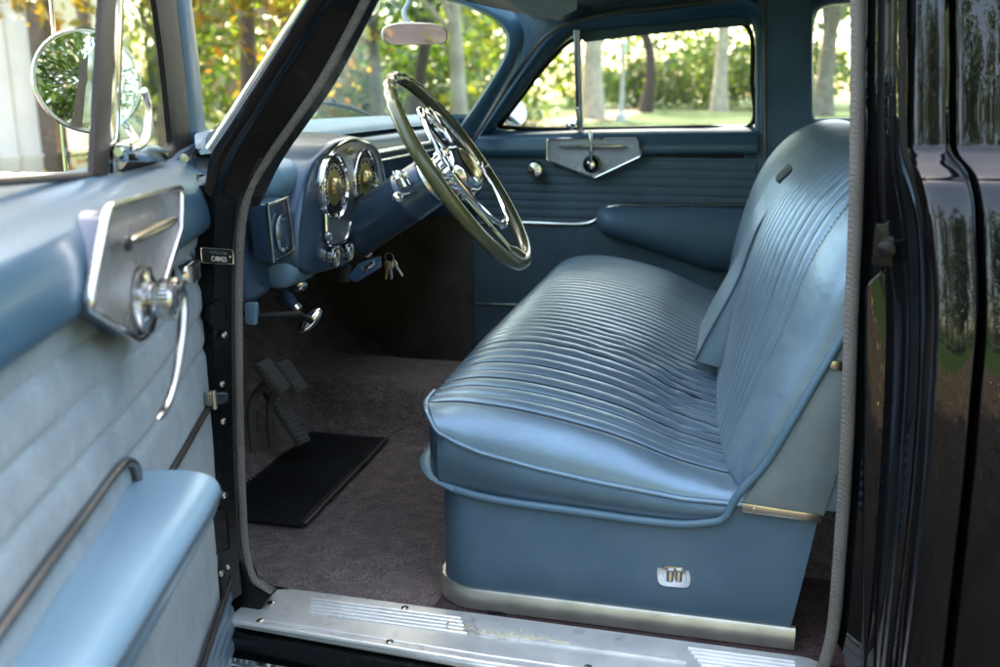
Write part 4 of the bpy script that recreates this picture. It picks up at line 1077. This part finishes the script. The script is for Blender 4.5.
# armrest
rows = []; seam = []
for t in [-.012, -.008, 0] + list(np.linspace(.01, 1, 44)):
    u = .352 + max(t, -.004 + t * .4) * .63
    w = interp(t, [0, .1, .3, .55, 1], [.082, .080, .070, .058, .050]); zt = .786; k = {-.012: .0, -.008: .82}.get(t, 1)
    sec = [(-.004, zt), (.010, zt + .001), (w * .40, zt + .001), (w * .70, zt - .002), (w * .90, zt - .009), (w * .98, zt - .017), (w, zt - .026), (w * .97, zt - .038), (w * .82, zt - .065), (w * .50, zt - .098), (w * .2, zt - .118), (-.004, zt - .125)]
    c_ = (w * .45, zt - .05)
    rows.append([dw(u, c_[0] + (n - c_[0]) * k, c_[1] + (z - c_[1]) * k) for n, z in catmull(sec, 4)])
    if t >= 0: seam.append(dw(u, w + .0005, zt - .027))
mbA = MB().grid(rows)
mbA.add(rows[0], [tuple(range(len(rows[0])))])
arm_d = mbA.build('armrest', 'armvinyl', ddoor, sharp=60)
MB().tube(seam, .0022, 6).build('seam', 'seam', ddoor)
MB().tube(resample([DV(*q, .004) for q in ((138, 480), (136, 468), (130, 462), (122, 466), (80, 522), (0, 632), (-40, 688))], 60), .0052, 10).build('armrest_trim', 'dulltrim', ddoor)

# ================================================================== loose things in the car
corner = [at_z(*q, .372) for q in ((310, 527), (386, 447))]
a, b = V(-.755, .372, .366), V(-.760, .842, .366); rows = []; mb = MB()
ang = 0
mo = rounded([a, b, b + V(-.30, -.03, .0), a + V(-.30, .0, .0)], .012)
mb.prism(mo, (0, 0, .006), .002)
for k in range(34):
    y = .384 + k * .0137; mb.tube([V(-.768, y, .3725), V(-1.045, y - .0, .3725)], .0038, 5)
for e in ((a, b), (b, b + V(-.30, -.03, 0)), (a, a + V(-.30, 0, 0))): mb.tube([e[0] + V(0, 0, .005), e[1] + V(0, 0, .005)], .005, 6)
mat_ = mb.build('floor_mat', 'matrubber'); tag(mat_, 'black ribbed rubber mat lying on the carpet below the pedals', 'floor mat')
kr = at_y(389, 254, .43)
keys = MB().tube([kr + V(.008 * math.cos(t), 0, .008 * math.sin(t) - .006) for t in np.linspace(0, 2 * PI, 20)], .0012, 6).build('key_ring', 'chrome')
tag(keys, 'small key ring with keys hanging from the ignition under the column', 'keys')
for dx, ang, mt in ((-.006, .15, 'tan'), (.002, -.05, 'agedchrome'), (.010, -.6, 'agedchrome')):
    R = Matrix.Rotation(ang, 3, 'Y'); p = Vector(kr) + Vector((dx * .4, dx * .5, -.014))
    k = MB(); 
    o = [p + R @ Vector((a, 0, b)) for a, b in ((-.005, 0), (.005, 0), (.006, -.008), (.003, -.014), (.0025, -.031), (.000, -.034), (-.0025, -.031), (-.003, -.014), (-.006, -.008))]
    k.prism(o, (0, .0018, 0), .0004).build('key', mt, keys)
cb = MB().tube(resample([at_z(*q, .365) for q in ((488, 612), (505, 613), (522, 606), (540, 598))], 30), .003, 8).build('cable', 'rubber')
tag(cb, 'thin black cable lying on the carpet under the seat edge', 'cable')

# ================================================================== OUTSIDE
def plain(name, verts, faces, mat, **props):
    mb = MB().add(verts, faces); return mb.build(name, mat, props=props, weld=False)
M['grass_ground'] = surf('lawn', (.011, .046, .002), .95, 0, var=.35, vscale=.6, bump=.8, bscale=30, col2=(.018, .060, .003), c2scale=.9)
M['asphalt'] = surf('driveway_asphalt', (.05, .043, .038), .9, 0, var=.25, vscale=3, bump=.6, bscale=90, col2=(.085, .07, .045), c2scale=6, c2lo=.5, c2hi=.7)
M['concrete'] = surf('pale_paving', (.42, .39, .34), .9, 0, var=.12, vscale=2)
M['patht'] = surf('path_gravel', (.17, .135, .11), .95, 0, var=.15, vscale=2)
S = 130.0; n = 40
rows = [[(x, y, (0.0)) for x in np.linspace(-S, S, n)] for y in np.linspace(-S, S, n)]
MB().grid(rows).build('ground', 'grass_ground', props={'kind': 'structure'})
MB().prism([V(-8, -7.0, -.05), V(16, -7.0, -.05), V(16, 4.5, -.05), V(-8, 4.5, -.05)], (0, 0, .056)).build('driveway', 'asphalt', props={'kind': 'structure'})
pa = [ground_at(330, 24), ground_at(420, 24), ground_at(520, 28), ground_at(640, 46), ground_at(650, 60)]; pb = [ground_at(330, 36), ground_at(420, 34), ground_at(520, 36), ground_at(600, 52), ground_at(620, 70)]
A_, B_ = resample(pa, 30), resample(pb, 30)
MB().grid([[a + V(0, 0, .008), b + V(0, 0, .008)] for a, b in zip(A_, B_)]).build('path', 'patht', props={'kind': 'structure'})
pv = [ground_at(-200, 8), ground_at(160, 8), ground_at(170, 20), ground_at(-200, 20)]
MB().prism([p + V(0, 0, -.03) for p in pv], (0, 0, .042)).build('paving', 'concrete', props={'kind': 'structure'})

# house at the far left
hA, hB = ground_at(-420, 20.0), ground_at(40, 17.5); hd = (hB - hA); hl = np.linalg.norm(hd); hd /= hl; hn = V(-hd[1], hd[0], 0)
if np.dot(hn, -hA) > 0: hn = -hn
house = empty('house', tuple(hA + V(0, 0, 0)), label='white sided house with a dark timber corner post', category='house')
mb = MB()
mb.prism([hA, hB, hB + V(0, 0, 4.2), hA + V(0, 0, 4.2)], hn * 6)
for k in range(int(hl / .34)):
    p = hA + hd * (k * .34 + .1); mb.prism([p - hn * .03, p + hd * .06 - hn * .03, p + hd * .06 - hn * .03 + V(0, 0, 4.2), p - hn * .03 + V(0, 0, 4.2)], hn * .03)
mb.build('wall', 'siding', house)
mb = MB(); p = hB + hd * .15
mb.box(p + V(0, 0, 2.2) - hn * .1, (.30, .30, 4.4), .02)
mb.tube([hB + hd * .1 + V(0, 0, .1), hB + hd * 2.5 + V(0, 0, .15) + hn * 2], .12, 8); mb.build('corner_post', 'wood', house)
mb = MB(); mb.prism([hA - hn * .6 + V(0, 0, 4.2), hB - hn * .6 + hd * .5 + V(0, 0, 4.2), hB + hn * 3 + hd * .5 + V(0, 0, 6.4), hA + hn * 3 + V(0, 0, 6.4)], (0, 0, .15)); mb.build('roof', 'roofing', house)

# lamp post
lp_ = ground_at(622, 36); lamp = empty('lamp_post', tuple(lp_), label='slim pale post standing on the grass beyond the far window', category='lamp post')
MB().lathe(lp_, (0, 0, 1), [(0, .20), (.25, .18), (.30, .085), (2.3, .075), (2.35, .11), (2.4, .11)], 14).build('post', 'post', lamp)
MB().lathe(lp_ + V(0, 0, 2.4), (0, 0, 1), [(0, .10), (.35, .17), (.36, .20), (.52, .02)], 12).build('lantern', 'lamp', lamp)

# foliage
def leaves_mesh(name, centers, radii, per, size, mat, squash=.8):
    cs_ = np.repeat(np.array(centers), per, axis=0); rs_ = np.repeat(np.array(radii), per)
    n = len(cs_); d = rng.normal(size=(n, 3)); d /= np.linalg.norm(d, axis=1)[:, None]
    p = cs_ + d * (rs_ * rng.random(n)**.45)[:, None] * np.array([1, 1, squash])
    a = rng.normal(size=(n, 3)); a /= np.linalg.norm(a, axis=1)[:, None]
    b = np.cross(a, rng.normal(size=(n, 3))); b /= np.linalg.norm(b, axis=1)[:, None]
    s_ = (size * (.6 + .8 * rng.random(n)))[:, None]
    v = np.stack([p - a * s_, p - b * s_ * .5, p + a * s_, p + b * s_ * .5], 1).reshape(-1, 3)
    me = bpy.data.meshes.new(name); me.vertices.add(len(v)); me.vertices.foreach_set('co', v.ravel().astype(np.float32))
    me.loops.add(n * 4); me.polygons.add(n)
    me.loops.foreach_set('vertex_index', np.arange(n * 4, dtype=np.int32))
    me.polygons.foreach_set('loop_start', np.arange(0, n * 4, 4, dtype=np.int32)); me.polygons.foreach_set('loop_total', np.full(n, 4, dtype=np.int32))
    me.materials.append(mat); me.update(); me.validate(); return me
M['leafgreen'] = leaf_mat('green_leaves', [(0.028, 0.063, 0.013), (0.043, 0.089, 0.015), (0.068, 0.122, 0.021), (0.093, 0.141, 0.028)], .55)
M['leafyellow'] = leaf_mat('yellow_green_leaves', [(0.037, 0.081, 0.014), (0.062, 0.111, 0.017), (0.093, 0.133, 0.025), (0.130, 0.133, 0.028)], .55)
M['leafautumn'] = leaf_mat('autumn_leaves', [(0.090, 0.110, 0.017), (0.144, 0.140, 0.021), (0.216, 0.153, 0.025), (0.270, 0.120, 0.028), (0.081, 0.102, 0.015)], .5)
M['leafdark'] = leaf_mat('dark_green_leaves', [(0.014, 0.037, 0.010), (0.022, 0.052, 0.013), (0.034, 0.070, 0.014)], .4)

def tree(name, label, base, height, cr, czlo, bark, leaf, trunk_r, lean=(0, 0), nclump=70, per=70, lsize=.11, curve=0.0, group=None, cen=None):
    t = empty(name, tuple(base), label=label, category='tree')
    if group: t['group'] = group
    base = np.array(base, float); top = base + V(lean[0], lean[1], height * .82)
    perp = V(math.cos(YAW), math.sin(YAW), 0)
    pts = [base + (top - base) * k + perp * curve * math.sin(k * PI * 2.2) for k in np.linspace(0, 1, 9)]
    mb = MB().tube(pts, [trunk_r * (1.35 if k == 0 else 1) * (1 - .72 * k / 8) for k in range(9)], 12)
    cc = base + V(lean[0], lean[1], (czlo + height) / 2) if cen is None else np.array(cen)
    cl = []; rd_ = []
    for k in range(nclump):
        d = rng.normal(size=3); d /= np.linalg.norm(d); q = rng.random()**.4
        cl.append(cc + d * q * np.array([cr, cr, (height - czlo) / 2])); rd_.append(cr * (.16 + .16 * rng.random()))
    for k in range(9):
        i = random.randrange(2, 8); e = cl[k]; s_ = pts[i]
        mb.tube(resample([s_, s_ * .5 + e * .5 + V(0, 0, .25), e], 8), list(np.linspace(trunk_r * .35, trunk_r * .06, 8)), 6)
    mb.build('trunk', bark, t, weld=False)
    me = leaves_mesh('crown', cl, rd_, per, lsize, M[leaf]); o = bpy.data.objects.new('crown', me); COL.objects.link(o)
    o.parent = t; o.matrix_parent_inverse = world(t).inverted()
    return t
tree('tree', 'slender white trunked tree seen through the right of the windshield', ground_at(462, 17), 10, 3.0, 2.6, 'palebark', 'leafgreen', .15, (-.5, .2))
tree('tree', 'thin grey forked tree seen through the middle of the windshield', ground_at(376, 20), 9, 3.0, 2.2, 'bark', 'leafgreen', .15, (-.6, 0), curve=.12)
tree('tree', 'dark leaning tree behind the rear view mirror', ground_at(408, 24), 11, 3.2, 3.0, 'darkbark', 'leafyellow', .17, (1.2, 0), curve=.15)
tree('tree', 'stout pale trunked tree just behind the vent window bar', ground_at(592, 39), 15, 5.0, 3.6, 'palebark', 'leafyellow', .44, (.1, 0))
tree('tree', 'crooked dark tree right of the lamp post', ground_at(646, 50), 14, 4.6, 4.2, 'darkbark', 'leafyellow', .30, (-1.6, 0), curve=.55)
tree('tree', 'straight pale trunk near the rear edge of the far window', ground_at(720, 52), 16, 5.0, 4.6, 'palebark', 'leafgreen', .38, (.1, 0))
tree('tree', 'tree with brown trunk seen through the far rear window', ground_at(824, 46), 14, 5.0, 3.8, 'bark', 'leafgreen', .42, (.2, 0))
tree('tree', 'autumn yellow and orange tree between open door and windshield', ground_at(245, 11), 9, 2.6, .6, 'darkbark', 'leafautumn', .10, (.2, .2), nclump=110, per=90, lsize=.075)
tree('tree', 'yellow leaved tree whose twigs hang over the house corner', ground_at(95, 13), 8.5, 2.2, 1.8, 'bark', 'leafautumn', .10, (-.2, 0), nclump=70, per=70, lsize=.075)
tree('tree', 'green tree seen through the vent pane of the open door', ground_at(160, 17), 9, 2.4, .5, 'bark', 'leafgreen', .12, (.2, .2), nclump=90, per=80, lsize=.09)
SUN = V(-.30, .52, .80); SUN /= np.linalg.norm(SUN)
cc = V(-.2, .6, .9) + SUN * 8.5  # unseen crown, placed along the sun direction to keep sun off the car
tree('shade_tree', 'unseen spreading tree added so its crown shades the car from above', V(4.2, 6.8, 0), cc[2] + 1.9, 2.7, cc[2] - 1.9, 'bark', 'leafgreen', .28, (-3, -1), nclump=170, per=130, lsize=.13, cen=cc)
# shrubs by the lawn edge
def shrub(label, base, r, h, leaf, nc=26, per=70, ls=.10):
    base = np.array(base); cl = []; rd_ = []
    for k in range(nc):
        a = rng.random() * 2 * PI; q = rng.random()**.5; cl.append(base + V(math.cos(a) * q * r, math.sin(a) * q * r, .25 + rng.random() * h)); rd_.append(r * .33)
    me = leaves_mesh('shrub', cl, rd_, per, ls, M[leaf]); o = bpy.data.objects.new('shrub', me); COL.objects.link(o)
    tag(o, label, 'shrub'); return o
shrub('bright green rounded shrub on the lawn behind the far window', ground_at(690, 60), 3.6, 2.4, 'leafyellow', 40, 80, .14)
shrub('low green shrub between the lamp post and the stout tree', ground_at(612, 60), 3.0, 2.0, 'leafgreen', 30, 80, .14)
shrub('yellow green shrub at the rear edge of the far window', ground_at(752, 58), 3.2, 3.0, 'leafyellow', 34, 80, .14)
shrub('green shrub below the windshield trees', ground_at(430, 30), 3.0, 2.2, 'leafyellow', 34, 80, .12)
shrub('pale green shrub left of the steering wheel top', ground_at(345, 27), 2.6, 2.0, 'leafgreen', 34, 80, .12)
# far wood, one mass all round
def wood(name, a0, a1, d0, d1, hgt, nc, per, ls, leaf):
    cl = []; rd_ = []
    for k in range(nc):
        px = a0 + (a1 - a0) * rng.random(); d = d0 + (d1 - d0) * rng.random(); g = ground_at(px, d)
        cl.append(g + V(0, 0, .5 + (hgt + .06 * d) * rng.random()**1.1)); rd_.append(1.2 + 1.6 * rng.random())
    me = leaves_mesh(name, cl, rd_, per, ls, M[leaf]); o = bpy.data.objects.new(name, me); COL.objects.link(o)
    tag(o, None, None, None, 'stuff'); return o
wood('woods', -300, 1500, 58, 86, 12, 1050, 55, .34, 'leafgreen')
wood('woods', -100, 560, 26, 46, 6, 230, 55, .22, 'leafyellow')
n_ = 1500; gx = rng.random(n_) * 7 - 2; gy = -6.8 + rng.random(n_) * 5.4
fm = leaves_mesh('fallen_leaves', np.stack([gx, gy, np.full(n_, .03)], 1), np.full(n_, .02), 1, .045, M['leafautumn'], .3)
fo = bpy.data.objects.new('fallen_leaves', fm); COL.objects.link(fo); tag(fo, kind='stuff')
# camera-side trees mirrored in the black paint
def behind(px_ang, dist):
    a = math.radians(px_ang); return V(CAM[0] + math.sin(a) * dist, CAM[1] - math.cos(a) * dist, 0)
for (a, d, lbl, lf, h) in ((62, 16, 'green tree mirrored in the black rear door, nearest the post', 'leafgreen', 9), (78, 20, 'yellow tree mirrored high in the black rear door', 'leafyellow', 11), (40, 21, 'dark tree behind the photographer facing the rear door', 'leafdark', 12), (14, 24, 'tall tree across the lawn behind the photographer', 'leafgreen', 13), (-12, 17, 'broad tree behind the photographer facing the seat', 'leafgreen', 12), (-38, 19, 'broad yellow tree behind the photographer on the house side', 'leafyellow', 12), (28, 13, 'nearest dark tree behind the photographer', 'leafdark', 10)):
    tree('tree', lbl, behind(a, d), h, 3.8, 1.2, 'bark', lf, .2, (0, 0), nclump=90, per=70, lsize=.15)

for (a, d, lbl, lf, h) in ((6, 14, 'leafy green tree mirrored in the rear door beside its front edge', 'leafgreen', 9), (21, 17, 'yellow green tree mirrored in the middle of the rear door', 'leafyellow', 10), (33, 15, 'dark green tree mirrored at the right of the rear door', 'leafdark', 9)):
    tree('tree', lbl, behind(a, d), h, 3.0, 1.4, 'darkbark', lf, .2, (0, 0), nclump=80, per=80, lsize=.11)
cl = []; rd_ = []
for k in range(420):
    g = behind(-70 + 165 * rng.random(), 34 + 14 * rng.random()); cl.append(g + V(0, 0, .4 + 8 * rng.random()**1.1)); rd_.append(1.2 + 1.4 * rng.random())
wb = bpy.data.objects.new('woods', leaves_mesh('woods', cl, rd_, 50, .3, M['leafgreen'])); COL.objects.link(wb); tag(wb, kind='stuff')

# ================================================================== light and camera
w = bpy.data.worlds.new('World'); SC.world = w; w.use_nodes = True; nt = w.node_tree; nt.nodes.clear()
bg = nt.nodes.new('ShaderNodeBackground'); ow = nt.nodes.new('ShaderNodeOutputWorld'); sk = nt.nodes.new('ShaderNodeTexSky')
sk.sky_type = 'NISHITA'; sk.sun_disc = False; sk.sun_elevation = math.asin(SUN[2]); sk.sun_rotation = math.atan2(SUN[0], SUN[1])
sk.air_density = 1.0; sk.dust_density = 2.5; sk.ozone_density = 1.0
bg.inputs[1].default_value = .15
nt.links.new(sk.outputs[0], bg.inputs[0]); nt.links.new(bg.outputs[0], ow.inputs[0])
sd = bpy.data.lights.new('sun', 'SUN'); sd.energy = 3.4; sd.angle = math.radians(.5); sd.color = (1, .95, .86)
so = bpy.data.objects.new('sun', sd); COL.objects.link(so); so.location = (0, 0, 20)
so.rotation_euler = Vector(tuple(SUN)).to_track_quat('Z', 'Y').to_euler()

cd = bpy.data.cameras.new('camera'); co = bpy.data.objects.new('camera', cd); COL.objects.link(co)
co.location = tuple(CAM); co.rotation_euler = (PI / 2 - PITCH, 0, YAW)
cd.sensor_width = 36; cd.lens = FPX / 1000 * 36; cd.clip_start = .02; cd.clip_end = 600
cd.dof.use_dof = True; cd.dof.focus_distance = 1.6; cd.dof.aperture_fstop = 4.0
SC.camera = co
SC.view_settings.view_transform = 'Standard'; SC.view_settings.look = 'None'; SC.view_settings.gamma = 1; SC.view_settings.use_curve_mapping = False
SC.view_settings.exposure = 3.45
SC.view_settings.use_white_balance = True; SC.view_settings.white_balance_temperature = 8700; SC.view_settings.white_balance_tint = 10
SC.cycles.use_denoising = True
SC.cycles.max_bounces = 10; SC.cycles.transparent_max_bounces = 16; SC.cycles.sample_clamp_indirect = 6; SC.cycles.caustics_reflective = False
